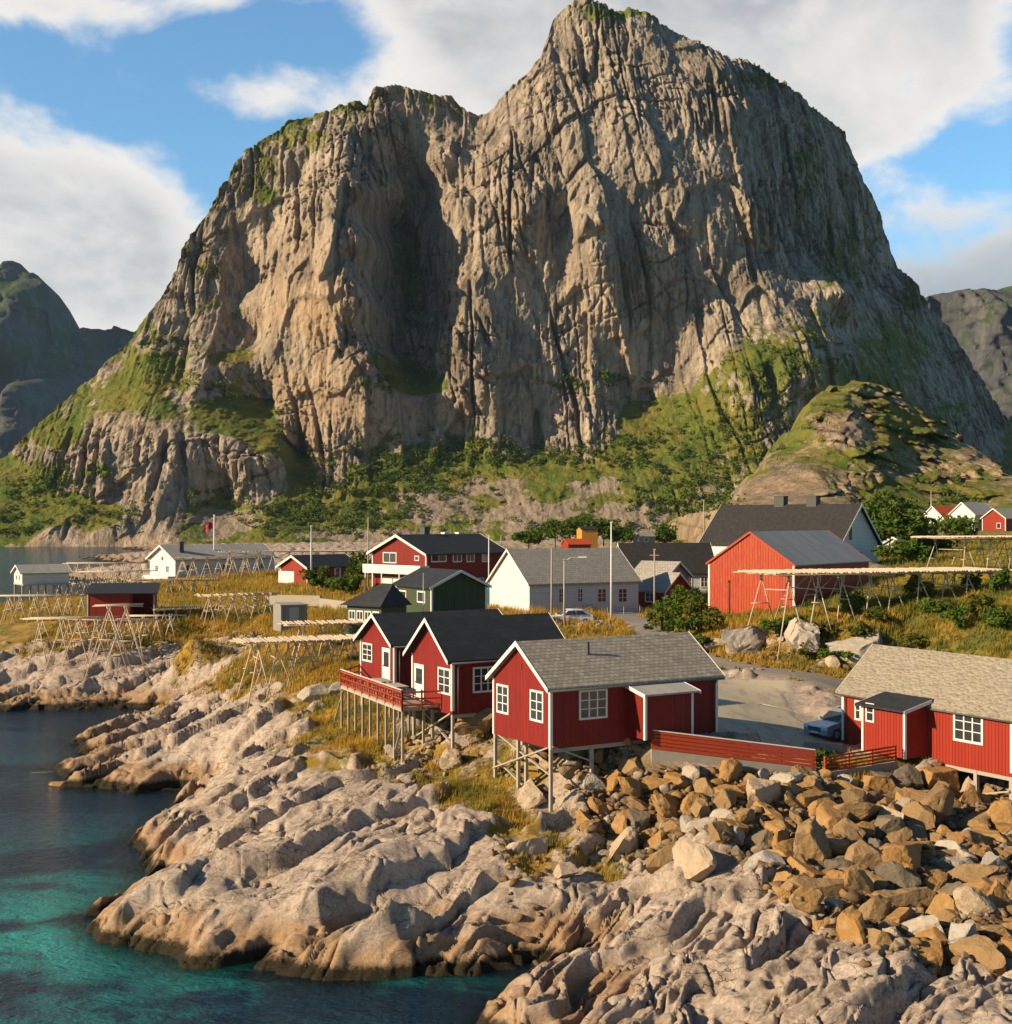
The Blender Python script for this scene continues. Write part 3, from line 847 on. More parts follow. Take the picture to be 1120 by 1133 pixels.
# ------------------------------------------------------------------ sea
wr = np.array([14.0 * 1.022 ** k for k in range(300)]); wr = np.r_[wr[wr < 5600], 5600, 9000]
ws = np.linspace(-1.3, 1.3, 320)
wy = np.repeat(wr[:, None], len(ws), 1); wx = wy * ws[None]
wd = np.where(wy < 330, -BASE(wx, wy)[0], 6.0)
sand_b = [(60, 1030, 170, 75, 1.0), (330, 1085, 190, 30, .9), (30, 960, 160, 30, .45), (0, 860, 160, 25, .2), (120, 940, 120, 24, .25), (480, 1100, 120, 14, .35), (220, 1120, 250, 30, .55), (-200, 1000, 300, 60, .5)]
sd = np.zeros(wx.shape)
for (a, b, ra, rb_, k) in sand_b:
    x0, y0, _ = G(a, b, 0); rx = ra / F0 * y0; ry = (y0 * y0 / (CAMH * F0)) * rb_
    sd = np.maximum(sd, k * np.exp(-((wx - x0) / rx) ** 2 - ((wy - y0) / ry) ** 2))
me = np_mesh('sea', np.stack([wx, wy, wx * 0], -1).reshape(-1, 3), grid_faces(len(wr), len(ws)), True, {'depth': wd, 'sand': sd})
tag(link('sea', me, M['sea']), kind='structure')
bed = np_mesh('sea_bed', [(-500, -30, -7), (500, -30, -7), (500, 900, -7), (-500, 900, -7)], [(0, 1, 2, 3)], attrs={'grass': [0] * 4, 'rubble': [0] * 4})
tag(link('sea_bed', bed, M['ground']), kind='structure')

# ------------------------------------------------------------------ mountains: the face is a surface Y(X, Z), closed at the back


def massif(name, outline, ctrl, nx, nz, x0, x1, mt, zb, disp, c, back, top_noise, attrs_fn, lam=0.0):
    op = np.array([P(*o) for o in outline]); op = op[np.argsort(op[:, 0])]
    cp = np.array([P(*o) for o in ctrl] + [P(*o) for o in outline])
    f = RBF(cp[:, [0, 2]], cp[:, 1], c, lam)
    X = np.linspace(x0, x1, nx)
    T = np.interp(X, op[:, 0], op[:, 2]) + top_noise(X)
    T = np.maximum(T, zb + 3)
    v = np.linspace(0, 1, nz)[:, None]
    Xg = np.repeat(X[None], nz, 0); Zg = zb + (T[None] - zb) * v
    Y0 = f(Xg, Zg)[0]
    dz = np.gradient(Y0, axis=0) / np.maximum(np.gradient(Zg, axis=0), 1e-3)
    Y = Y0 + disp(Xg, Zg, Y0, dz)
    at = attrs_fn(Xg, Zg, Y0, dz, T[None] - Zg)
    nb = 12
    k = np.linspace(0, 1, nb + 1)[1:, None]
    Yb = Y[-1][None] + back * k; Zb = T[None] + (zb - T[None]) * k ** 1.6
    Yb = Yb + 8 * fbm(np.repeat(X[None], nb, 0) / 30, Zb / 30, 3, 5)
    V = np.stack([np.r_[Xg, np.repeat(X[None], nb, 0)], np.r_[Y, Yb], np.r_[Zg, Zb]], -1)
    at = {n: np.r_[a, np.repeat(a[-1:], nb, 0)] for n, a in at.items()}
    me = np_mesh(name, V.reshape(-1, 3), grid_faces(nz + nb, nx), True, at)
    tag(link(name, me, mt), kind='structure')
    return f, (Xg, Y, Zg)


def blobs_at(X, Z, Y, lst):
    r = np.zeros(X.shape)
    px = CX + X / Y * F0; py = HY - (Z - CAMH) / Y * F0
    for (a, b, ra, rb_, k) in lst:
        r = np.maximum(r, k * np.exp(-(((px - a) / ra) ** 2 + ((py - b) / rb_) ** 2)))
    return r


M_OUT = [(-420, 590, 880), (-300, 575, 900), (-150, 560, 930), (0, 508, 945), (30, 482, 950), (60, 455, 955), (100, 420, 965), (145, 373, 985), (165, 350, 995), (190, 310, 1010), (215, 264, 1025), (240, 221, 1040), (262, 181, 1055), (275, 166, 1060), (300, 150, 1065), (320, 132, 1070), (350, 123, 1075), (380, 116, 1080), (395, 108, 1080), (405, 114, 1085), (415, 100, 1085), (445, 92, 1090), (470, 103, 1095), (485, 108, 1100), (500, 108, 1100), (518, 124, 1105), (530, 127, 1105), (546, 119, 1100), (553, 110, 1100), (566, 97, 1100), (580, 86, 1100), (598, 64, 1105), (606, 42, 1110), (612, 22, 1115), (625, 6, 1120), (640, 0, 1120), (655, -1, 1122), (690, 9, 1135), (720, 19, 1145), (745, 35, 1150), (770, 45, 1155), (800, 60, 1175), (840, 75, 1230), (865, 94, 1265), (890, 106, 1295), (915, 130, 1325), (935, 151, 1350), (945, 180, 1365), (965, 225, 1385), (985, 270, 1400), (995, 296, 1405), (1010, 311, 1400), (1025, 332, 1400), (1040, 356, 1410), (1060, 377, 1420), (1075, 405, 1420), (1090, 430, 1430), (1105, 455, 1440), (1120, 472, 1450), (1160, 510, 1450), (1220, 550, 1450), (1330, 585, 1450)]
M_CTL = [(-420, 606, 850), (-200, 606, 850), (0, 605, 846), (60, 604, 848), (130, 602, 850), (220, 601, 850), (300, 600, 850), (450, 600, 860), (600, 600, 860), (750, 600, 860), (900, 600, 870), (1120, 600, 1000), (1330, 600, 1150),
         (0, 560, 880), (60, 580, 857), (60, 555, 885), (120, 585, 854), (120, 555, 880), (180, 590, 853), (190, 560, 868), (240, 570, 885), (250, 545, 905), (340, 520, 920), (420, 500, 930), (470, 470, 950), (520, 485, 945), (600, 497, 945), (700, 440, 985), (760, 400, 992), (850, 350, 1000), (880, 420, 945), (900, 370, 990), (840, 410, 950), (800, 480, 928), (930, 330, 1040), (700, 520, 915), (600, 550, 895), (450, 560, 890), (340, 565, 885),
         (60, 500, 915), (120, 500, 890), (150, 450, 915), (200, 500, 885), (200, 420, 935), (260, 480, 905), (300, 470, 935), (260, 400, 955), (320, 500, 925), (280, 330, 990), (240, 300, 1005), (280, 240, 1030), (310, 180, 1045), (330, 160, 1040), (150, 400, 960), (100, 460, 925), (30, 530, 915),
         # the pale buttress with its dark right flank and the gully behind it
         (298, 310, 985), (300, 370, 968), (312, 440, 950), (345, 495, 935), (375, 512, 915), (370, 470, 915), (360, 400, 925), (345, 330, 930), (350, 270, 950), (365, 200, 980), (286, 310, 1030), (288, 370, 1000), (300, 440, 970), (330, 500, 945), (310, 250, 1030), (330, 195, 1045), (385, 150, 1030), (402, 330, 940), (406, 270, 958), (412, 400, 930), (420, 460, 925), (330, 230, 1005), (315, 260, 1000), (400, 180, 1010), (420, 130, 1065), (408, 220, 985),
         (426, 320, 1020), (430, 250, 1065), (450, 300, 1085), (466, 350, 1060), (440, 390, 1010), (455, 200, 1100), (465, 260, 1095), (482, 320, 1050), (475, 410, 1000), (455, 430, 960), (478, 220, 1095), (425, 180, 1075), (470, 140, 1085),
         (496, 170, 1040), (500, 220, 1010), (502, 270, 998), (518, 170, 1070), (516, 210, 1040),
         # the great face
         (628, 255, 1008), (612, 285, 1000), (652, 245, 976), (655, 285, 974), (532, 240, 992), (515, 310, 962), (502, 380, 942), (495, 440, 936), (540, 180, 1030), (500, 320, 985), (560, 140, 1062), (580, 420, 950), (560, 330, 958), (580, 240, 985), (620, 350, 975), (600, 180, 1030), (625, 90, 1070), (650, 30, 1105), (670, 250, 995), (700, 320, 990), (690, 170, 1025), (740, 240, 1010), (730, 70, 1095), (690, 90, 1065), (660, 430, 955), (740, 370, 995), (760, 300, 1005), (770, 160, 1050), (790, 100, 1095), (800, 230, 1030), (800, 330, 1015), (840, 300, 1030), (830, 230, 1040), (810, 160, 1062),
         # the shaded right flank
         (842, 180, 1105), (872, 240, 1140), (858, 130, 1180), (900, 200, 1240), (896, 300, 1075), (925, 290, 1230), (960, 290, 1330), (925, 240, 1270), (925, 345, 1060), (950, 360, 1125), (960, 360, 1200), (990, 350, 1290), (1020, 380, 1310), (1000, 420, 1190), (1040, 450, 1260), (1080, 470, 1330), (970, 430, 1045), (1060, 520, 1230), (1110, 520, 1330), (1005, 330, 1330), (940, 480, 990), (1000, 480, 1090), (812, 120, 1085), (825, 150, 1085), (855, 260, 1070), (955, 395, 1060), (790, 75, 1110)]


def m_disp(X, Z, Y, dz):
    shl = blobs_at(X, Z, Y, [(880, 400, 85, 65, 1.3), (800, 440, 70, 40, 1.2)])
    steep = np.maximum(1 - sstep(dz, .75, 1.2), sstep(Z, 95, 150) * (1 - np.minimum(1, shl)))
    wx = X + 5 * fbm(X / 90, Z / 140, 3, 3) + 1.2 * perlin(X / 14, Z / 20, 4); wz = Z + 14 * fbm(X / 60, Z / 60, 3, 8)
    ta = wx + .10 * wz
    mod = .12 + 1.15 * sstep(fbm(X / 75, Z / 110, 3, 19), -.25, .35)
    fs = (wz - .55 * wx) / 60 + .7 * fbm(wx / 70, wz / 120, 3, 95); fs = fs - np.floor(fs)
    d = 4.5 * (fs - sstep(fs, 0, .07)) * sstep(fbm(X / 80, Z / 80, 2, 97), -.3, .2) + 2 - 11 * ridged((wx + .3 * wz) / 95, (wz - .3 * wx) / 260, 2, 17, .4) - 3.2 * ridged(ta / 30, wz / 260, 2, 11, .5) * mod
    for (sx, sz, dp, sd_, wd_) in ((30, 260, 8.5, 81, .07), (14, 150, 4.4, 82, .08), (6.5, 90, 2.2, 83, .10), (3.2, 40, 1.1, 84, .14)):
        gq = np.abs(perlin(ta / sx + .16 * perlin(X / (sx * .8), Z / (sx * 2.2), sd_ + 9), wz / sz, sd_))
        d += dp * (1 - sstep(gq, 0, wd_)) * mod
    for (q_, sd_) in ((.75, 88), (-.5, 89)):
        gq = np.abs(perlin((wx - q_ * wz) / 80, (wz + q_ * wx) / 26, sd_)); d += 2.6 * (1 - sstep(gq, 0, .06)) * mod
    f1, f2, cr, ox, oy = voronoi(ta / 24, wz / 95, 5)
    em = sstep(f2 - f1, 0, .10)
    d += em * ((cr - .5) * 7 + ox * (cr - .5) * 16 + oy * 9 * ((cr * 9) % 1 - .4))
    f1, f2, cr, ox, oy = voronoi((wx - .3 * wz) / 7, (wz + .2 * wx) / 20, 6)
    d += (cr - .5) * 1.6 + ox * (cr - .5) * 4 + oy * ((cr * 5) % 1 - .5) * 3
    d += 1.1 * fbm(X / 3.2, Z / 8, 3, 51) - .8 * ridged(X / 2.6, Z / 9, 2, 53)
    fx = np.abs(np.gradient(Y, axis=1) / (X[0, 1] - X[0, 0]))
    turn = sstep(fx, .8, 2.2)
    d += turn * (-6 * ridged(Y / 34, Z / 110, 3, 90) - 3 * ridged(Y / 9, Z / 40, 3, 92) + 3)
    soft = 5 * fbm(X / 28, Z / 16, 4, 61) + 2 * fbm(X / 6, Z / 3.5, 3, 62)
    return (d + 8) * (.08 + .92 * steep) * sstep(Z, -2, 25) + soft * (1 - steep)


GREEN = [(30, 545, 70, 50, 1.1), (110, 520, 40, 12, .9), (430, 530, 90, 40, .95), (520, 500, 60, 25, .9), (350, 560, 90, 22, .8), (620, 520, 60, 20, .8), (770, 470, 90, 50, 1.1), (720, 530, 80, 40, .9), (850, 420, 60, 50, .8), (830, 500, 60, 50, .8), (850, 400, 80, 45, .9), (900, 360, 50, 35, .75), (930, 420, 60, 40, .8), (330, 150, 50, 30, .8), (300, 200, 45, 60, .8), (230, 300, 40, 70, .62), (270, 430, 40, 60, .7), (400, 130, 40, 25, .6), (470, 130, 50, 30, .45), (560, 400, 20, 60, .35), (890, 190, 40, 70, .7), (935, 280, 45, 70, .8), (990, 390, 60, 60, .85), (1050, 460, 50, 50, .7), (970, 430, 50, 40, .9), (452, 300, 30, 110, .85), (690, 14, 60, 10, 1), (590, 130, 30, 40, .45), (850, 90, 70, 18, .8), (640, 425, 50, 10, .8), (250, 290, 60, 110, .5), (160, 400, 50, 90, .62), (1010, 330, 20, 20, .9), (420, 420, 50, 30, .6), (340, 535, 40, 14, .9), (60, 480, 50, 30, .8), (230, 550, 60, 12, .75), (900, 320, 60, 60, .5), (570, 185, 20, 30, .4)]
BARE = [(360, 350, 60, 130, .9), (600, 300, 90, 150, .6), (720, 250, 110, 140, .6), (200, 530, 90, 50, .5), (640, 200, 80, 120, .5)]
SCREE = [(600, 570, 80, 26, 1), (480, 562, 70, 26, 1.0), (250, 578, 50, 18, 1), (700, 570, 70, 24, .9), (545, 540, 60, 20, .9), (320, 555, 60, 8, .6), (790, 545, 40, 14, .6), (660, 540, 40, 20, .8), (420, 590, 160, 8, .8)]
OCH = [(340, 380, 50, 110, 1.0), (390, 430, 40, 60, .7), (530, 350, 50, 60, .7), (680, 360, 60, 60, .35), (150, 460, 60, 40, .3), (560, 250, 30, 60, .4), (30, 598, 120, 8, 1)]


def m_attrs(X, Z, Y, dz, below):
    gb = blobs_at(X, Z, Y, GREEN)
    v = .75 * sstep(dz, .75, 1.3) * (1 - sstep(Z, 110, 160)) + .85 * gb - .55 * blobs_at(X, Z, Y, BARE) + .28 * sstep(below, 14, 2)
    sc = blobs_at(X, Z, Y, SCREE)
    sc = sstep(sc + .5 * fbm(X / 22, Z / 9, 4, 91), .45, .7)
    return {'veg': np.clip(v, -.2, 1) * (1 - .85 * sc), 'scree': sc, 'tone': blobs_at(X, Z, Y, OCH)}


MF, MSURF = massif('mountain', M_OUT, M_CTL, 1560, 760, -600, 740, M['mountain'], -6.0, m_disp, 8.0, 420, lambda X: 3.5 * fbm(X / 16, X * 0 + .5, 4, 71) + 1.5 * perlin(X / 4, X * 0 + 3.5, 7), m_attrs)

H_OUT = [(650, 606, 300), (700, 603, 315), (740, 596, 325), (765, 585, 335), (790, 556, 345), (815, 540, 360), (840, 512, 378), (858, 500, 390), (875, 470, 402), (890, 452, 410), (910, 436, 420), (935, 425, 430), (960, 422, 440), (985, 430, 445), (1015, 448, 450), (1045, 470, 452), (1070, 497, 452), (1095, 522, 452), (1120, 540, 455), (1180, 560, 460), (1260, 575, 470), (1400, 590, 480)]
H_CTL = [(640, 612, 270), (700, 610, 265), (760, 608, 255), (800, 604, 250), (900, 600, 245), (1000, 600, 250), (1120, 604, 260), (1250, 604, 280), (1400, 605, 300),
         (760, 592, 300), (800, 570, 315), (850, 560, 310), (850, 530, 350), (900, 520, 345), (920, 470, 385), (960, 560, 320), (960, 500, 370), (1020, 560, 330), (1030, 500, 405), (1080, 560, 350), (900, 560, 305), (960, 450, 415), (1120, 580, 330)]


def h_disp(X, Z, Y, dz):
    wx = X + 5 * fbm(X / 18, Z / 12, 3, 3)
    f1, f2, cr, ox, oy = voronoi((wx + Z) / 9, Z / 5, 15)
    rk = sstep(fbm(X / 14, Z / 9, 3, 23), -.2, .25)
    return (-5 * ridged(wx / 15, Z / 9, 4, 12) * (.35 + .65 * rk) - 1.2 * fbm(X / 3, Z / 2, 3, 28) + ((cr - .5) * 5 + oy * 3 + 2.2 * (1 - sstep(f2 - f1, 0, .13))) * rk + 3) * sstep(Z, 8, 18)


H_GREEN = [(870, 470, 30, 30, .8), (830, 520, 25, 14, .6), (985, 560, 50, 40, .9), (900, 440, 60, 30, .7), (1000, 470, 60, 30, .6), (880, 470, 20, 20, .5), (1080, 560, 60, 30, .6), (940, 510, 60, 20, .55)]
H_BARE = [(830, 555, 40, 30, .9), (880, 545, 60, 25, .7), (930, 470, 40, 20, .4), (1080, 570, 60, 10, .6)]


def h_attrs(X, Z, Y, dz, below):
    v = .42 + .6 * blobs_at(X, Z, Y, H_GREEN) - .6 * blobs_at(X, Z, Y, H_BARE)
    return {'veg': v, 'scree': 0 * X, 'tone': 0 * X + .4}


HF, HSURF = massif('hill', H_OUT, H_CTL, 620, 240, 14, 270, M['hill'], 4.0, h_disp, 4.0, 90, lambda X: 3.4 * fbm(X / 11, X * 0 + .5, 5, 72, .6), h_attrs)

D_OUT = [(-700, 330, 3800), (-500, 250, 3700), (-300, 300, 3600), (-120, 262, 3500), (0, 301, 3450), (22, 300, 3450), (40, 308, 3450), (60, 312, 3450), (75, 320, 3450), (82, 358, 3500), (100, 366, 3600), (122, 357, 3650), (145, 367, 3700), (220, 420, 3800), (330, 520, 3900)]
D_CTL = [(-700, 589, 2900), (-300, 589, 2800), (0, 589, 2800), (150, 588, 2900), (330, 588, 3100), (0, 420, 3150), (40, 390, 3250), (60, 430, 3150), (20, 350, 3300), (75, 400, 3420), (100, 430, 3400), (-150, 400, 3200), (-300, 430, 3150), (0, 500, 2950)]


def d_disp(X, Z, Y, dz):
    return -130 * ridged(X / 300 + .3 * Z / 420, Z / 520, 6, 14, .55) + 90 + 20 * fbm(X / 60, Z / 60, 4, 4)


D_GREEN = [(20, 330, 40, 25, .9), (20, 400, 50, 18, .8), (90, 400, 60, 30, .6)]
massif('far_mountain', D_OUT, D_CTL, 420, 160, -4400, -500, M['far'], -10, d_disp, 30, 900, lambda X: 38 * fbm(X / 110, X * 0 + .5, 5, 73, .6),
       lambda X, Z, Y, dz, b: {'veg': .35 + .5 * blobs_at(X, Z, Y, D_GREEN) + 0 * X, 'scree': 0 * X, 'tone': 0 * X})
E_OUT = [(820, 500, 3000), (900, 420, 2900), (980, 350, 2850), (1020, 331, 2800), (1060, 329, 2800), (1120, 327, 2800), (1200, 318, 2800), (1320, 330, 2800), (1500, 300, 2800), (1800, 380, 2900)]
E_CTL = [(820, 588, 2500), (1020, 588, 2350), (1200, 588, 2300), (1500, 588, 2350), (1800, 588, 2500), (1060, 400, 2700), (1120, 420, 2600), (1120, 500, 2480), (1050, 480, 2550), (1300, 420, 2620)]
massif('far_mountain_ridge', E_OUT, E_CTL, 360, 150, 520, 2500, M['far'], -10, d_disp, 30, 900, lambda X: 10 * fbm(X / 90, X * 0 + .5, 4, 74),
       lambda X, Z, Y, dz, b: {'veg': .4 + 0 * X, 'scree': 0 * X, 'tone': 0 * X})
# ------------------------------------------------------------------ houses
class House:
    """gabled house: local x runs along the ridge from the corner C, local y across, z up from the floor"""
    def __init__(s, name, label, cat, C, phi, L, w, z0, hw, rise, group=None):
        s.C = C; s.phi = R(phi); s.L = L; s.w = w; s.z0 = z0; s.hw = hw; s.rise = rise
        s.root = tag(empty(name, (C[0], C[1], z0), s.phi), label, cat, group)
        s.faces = {'front': ((0, 0), (1, 0), (0, -1)), 'left': ((0, 0), (0, 1), (-1, 0)), 'end': ((L, 0), (0, 1), (1, 0)), 'back': ((0, w), (1, 0), (0, 1))}

    def loc(s, x, y):
        dx, dy = x - s.C[0], y - s.C[1]
        c, n = math.cos(s.phi), math.sin(s.phi)
        return (c * dx + n * dy, -n * dx + c * dy)

    def wor(s, x, y):
        c, n = math.cos(s.phi), math.sin(s.phi)
        return (s.C[0] + c * x - n * y, s.C[1] + n * x + c * y)

    def fr(s, face):
        if isinstance(face, str):
            face = s.faces[face]
        o, a, n = face
        return lambda k, tt, d: (o[0] + a[0] * k + n[0] * d, o[1] + a[1] * k + n[1] * d, tt)

    def hit(s, face, px, py):
        """(along, height) of the point of a wall that the photo shows at px, py"""
        o, a, n = s.faces[face] if isinstance(face, str) else face
        ox, oy = s.wor(*o); c, m = math.cos(s.phi), math.sin(s.phi)
        ax, ay = c * a[0] - m * a[1], m * a[0] + c * a[1]
        k = (px - CX) / F0
        # (ox + ax*q) = k*(oy + ay*q)
        q = (k * oy - ox) / (ax - k * ay)
        Y = oy + ay * q
        return q, CAMH - (py - HY) / F0 * Y - s.z0

    def walls(s, mt, zb=0.0, name='wall'):
        L, w, h, r = s.L, s.w, s.hw, s.rise
        e = 0.015
        mb = MB()
        mb.prism([(0, zb), (w, zb), (w, h - e), (w / 2, h + r - e), (0, h - e)], 0, 0, L)
        s.wall = mb.build(name, mt, s.root)
        return s

    def roof(s, mt, oh=0.3, og=0.25, th=0.12, board=M['white'], cap=None, bw=0.2, ends=(True, True), soffit=None):
        L, w, h, r = s.L, s.w, s.hw, s.rise
        sl = r / (w / 2)
        zl = h - oh * sl
        top = h + r
        n = math.hypot(1, sl) * th
        mb = MB()
        mb.prism([(-oh, zl), (w / 2, top), (w / 2, top + n), (-oh, zl + n)], 0, -og, L + og)
        mb.prism([(w / 2, top), (w + oh, zl), (w + oh, zl + n), (w / 2, top + n)], 0, -og, L + og)
        s.rf = mb.build('roof', mt, s.root)
        if board:
            for x, on in ((-og, ends[0]), (L + og, ends[1])):
                if not on: continue
                d0, d1 = (x - .035, x - .002) if x < 0 else (x + .002, x + .035)
                for k in (0, 1):
                    b = MB()
                    y0, y1 = (-oh - .03, w / 2) if k == 0 else (w + oh + .03, w / 2)
                    za = h + (y0 * sl if k == 0 else (w - y0) * sl)
                    b.prism([(y0, za + n + .03), (y1, top + n + .03), (y1, top + n + .03 - bw * 1.15), (y0, za + n + .03 - bw)], 0, d0, d1)
                    b.build('bargeboard', board, s.root)
        if cap:
            c = MB()
            c.prism([(w / 2 - .16, top + n - .16 * sl + .02), (w / 2, top + n + .03), (w / 2 + .16, top + n - .16 * sl + .02), (w / 2, top + n - .05)], 0, -og, L + og)
            c.build('ridge_cap', cap, s.root)
        return s

    def corners(s, mt=M['white'], which='abcd', bw=0.13, zb=0.0):
        e = .022
        for ch, (x, y) in zip('abcd', ((0, 0), (s.L, 0), (s.L, s.w), (0, s.w))):
            if ch not in which: continue
            mb = MB()
            x0 = -e if x == 0 else x - bw; y0 = -e if y == 0 else y - bw
            mb.box(x0, y0, zb - .02, x0 + bw + e, y0 + bw + e, s.hw - .04)
            mb.build('corner_board', mt, s.root)
        return s

    def window(s, face, a0, a1, t0, t1, cols=2, rows=3, casing=0.10, bar=0.035, mt=M['white'], glass=M['glass'], lite=True):
        fr = s.fr(face)
        mb = MB()
        d0, d1 = .004, .05
        mb.fbox(fr, a0, a0 + casing, t0, t1, d0, d1)
        mb.fbox(fr, a1 - casing, a1, t0, t1, d0, d1)
        mb.fbox(fr, a0 + casing, a1 - casing, t1 - casing, t1, d0, d1 + .006)
        mb.fbox(fr, a0 + casing, a1 - casing, t0, t0 + casing, d0, d1 + .012)
        ia, ib, ta, tb = a0 + casing, a1 - casing, t0 + casing, t1 - casing
        for k in range(1, cols):
            x = ia + (ib - ia) * k / cols
            mb.fbox(fr, x - bar, x + bar, ta, tb, d0, d1 - .012)
        for k in range(1, rows):
            z = ta + (tb - ta) * k / rows
            mb.fbox(fr, ia, ib, z - bar * .6, z + bar * .6, d0 + .001, d1 - .02)
        o = mb.build('window', mt, s.root)
        g = MB(); g.fbox(fr, ia, ib, ta, tb, .003, .014)
        g.build('pane', glass, o)
        return o

    def wpx(s, face, x0, y0, x1, y1, cols=2, rows=3, **kw):
        q0, _ = s.hit(face, x0, y0); q1, _ = s.hit(face, x1, y1); xm = (x0 + x1) / 2
        _, tt = s.hit(face, xm, y0); _, tb = s.hit(face, xm, y1)
        return s.window(face, min(q0, q1), max(q0, q1), tb, tt, cols, rows, **kw)

    def door(s, face, a0, a1, t0, t1, mt=M['white'], pane=True):
        fr = s.fr(face)
        mb = MB()
        mb.fbox(fr, a0, a0 + .1, t0, t1, .004, .05); mb.fbox(fr, a1 - .1, a1, t0, t1, .004, .05); mb.fbox(fr, a0 + .1, a1 - .1, t1 - .1, t1, .004, .055)
        mb.fbox(fr, a0 + .1, a1 - .1, t0, t1 - .1, .004, .03)
        o = mb.build('door', mt, s.root)
        if pane:
            g = MB(); g.fbox(fr, a0 + .22, a1 - .22, t0 + (t1 - t0) * .45, t1 - .24, .031, .04)
            g.build('pane', M['glass'], o)
        hd = MB(); hd.fbox(fr, a1 - .2, a1 - .15, t0 + .95, t0 + 1.0, .03, .09)
        hd.build('handle', M['dark_metal'], o)
        return o

    def stilt(s, x, y, top=-.2, w=0.15, foot=None):
        wx, wy = s.wor(x, y)
        zg = (ground(wx, wy) if foot is None else foot) - s.z0 - .25
        MB().bar((x, y, zg), (x, y, top), w, n=4).build('stilt', M['grey_wood'], s.root)
        return zg + .25

    def brace(s, p, q, w=.13, mt=None):
        MB().bar(p, q, w, w * .5).build('brace', mt or M['grey_wood'], s.root)

    def chimney(s, x, y, sx, sy, h, mt=M['chimney']):
        mb = MB()
        z = s.hw + s.rise - abs(y - s.w / 2) * s.rise / (s.w / 2)
        mb.box(x - sx / 2, y - sy / 2, z - .4, x + sx / 2, y + sy / 2, z + h)
        mb.box(x - sx / 2 - .05, y - sy / 2 - .05, z + h + .002, x + sx / 2 + .05, y + sy / 2 + .05, z + h + .1)
        mb.build('chimney', mt, s.rf)


# --- nearest cabin with slate roof on stilts
A = House('cabin', 'red cabin with grey slate roof on tall stilts above the boulder slope', 'cabin', (2.085, 61.7), 30.5, 10.1, 5.4, 6.9, 2.66, 1.85)
A.walls(M['red'], -.22).roof(M['slate'], .22, .28, .13, bw=.22).corners(zb=-.22)
A.wpx('left', 550.3, 757.5, 563.5, 789.5, 2, 3); A.wpx('left', 587.2, 764, 602, 798.5, 2, 3)
A.wpx('front', 640.6, 762.5, 671.8, 795.5, 3, 3)
# floor beams, stilts and braces
fb = MB()
for y in (.12, 2.7, 5.28): fb.box(.05, y - .08, -.42, 9.5, y + .08, -.224)
fb.build('floor_beam', M['grey_wood'], A.root)
zs = {}
for x, y in ((.08, .08), (.08, 5.3), (.08, 3.05), (.35, 2.75), (2.4, .08), (2.4, 5.2), (4.8, .2), (4.8, 5.2)):
    zs[(x, y)] = A.stilt(x, y)
A.brace((-.03, .1, -.15), (-.03, 5.3, zs[(.08, 5.3)] + .5)); A.brace((.16, 5.3, -.2), (.16, .1, zs[(.08, .08)] + 1.9))
A.brace((.2, 5.2, -1.6), (.2, 2.8, -2.4)); A.brace((.1, -.03, -.1), (2.4, -.03, zs[(2.4, .08)] + .9))
# porch on the long side
def porch(H, x0, x1, d, zt, zin, roofm, wallm, face_sign=-1, left_post=True):
    y1 = -d
    mb = MB()
    mb.prism([(0.0, 0.02), (-d, 0.02), (-d, zt - .02), (0.0, zin - .02)], 0, x0, x1)
    w = mb.build('porch_wall', wallm, H.root)
    sl = (zin - zt) / d
    r = MB(); r.prism([(.32 * (zin > H.hw), zin + .32 * sl * (zin > H.hw) + .004), (-d - .3, zt - .3 * sl + .004), (-d - .3, zt - .3 * sl + .09), (.32 * (zin > H.hw), zin + .32 * sl * (zin > H.hw) + .09)], 0, x0 - .22, x1 + .22)
    pr = r.build('porch_roof', roofm, H.root)
    for x in (x0 - .22, x1 + .22):
        b = MB(); a, c = (x - .03, x - .002) if x < x1 else (x + .002, x + .03)
        b.prism([(.0, zin + .11), (-d - .32, zt - .32 * sl + .11), (-d - .32, zt - .32 * sl - .07), (.0, zin - .07)], 0, a, c)
        b.build('bargeboard', M['white'], pr)
    for x in (x0, x1):
        c = MB(); a = x - .022 if x == x0 else x - .11
        c.box(a, y1 - .022, 0, a + .132, y1 + .11, zt - .03); c.build('corner_board', M['white'], H.root)


q0, _ = A.hit(((0, -1.3), (1, 0), (0, -1)), 714, 800); q1, _ = A.hit(((0, -1.3), (1, 0), (0, -1)), 767, 800)
porch(A, q0, q1, 1.3, 2.2, 2.48, M['steel_roof'], M['red'])

# --- middle cabin with dark roof
B = House('cabin', 'red cabin with dark roof, white gable door and one gable window, beside the terrace', 'cabin', (-2.83, 68.9), 30.5, 7.1, 4.75, 7.45, 2.68, 1.9)
B.walls(M['red'], -.22).roof(M['dark_roof'], .25, .4, .12).corners()
B.wpx('left', 485.3, 739, 499, 768, 2, 3); B.wpx('front', 523, 737.5, 549, 766, 3, 3)
a, z = B.hit('left', 459, 766); a2, _ = B.hit('left', 469.8, 736)
B.door('left', min(a, a2), max(a, a2), .12, 2.1)
fb = MB()
for y in (.12, 2.4, 4.6): fb.box(.05, y - .08, -.42, 7, y + .08, -.224)
fb.build('floor_beam', M['grey_wood'], B.root)
zs = {}
for x, y in ((.08, .08), (.08, 2.4), (.08, 4.65), (2.6, .08), (2.6, 4.6), (5, .1), (5, 4.6)):
    zs[(x, y)] = B.stilt(x, y)
B.brace((-.03, .1, -.15), (-.03, 4.0, zs[(.08, 4.65)] + .2)); B.brace((.16, 4.2, -.2), (.16, .4, zs[(.08, .08)] + .35)); B.brace((.1, -.04, -.9), (2.6, -.04, -.95))

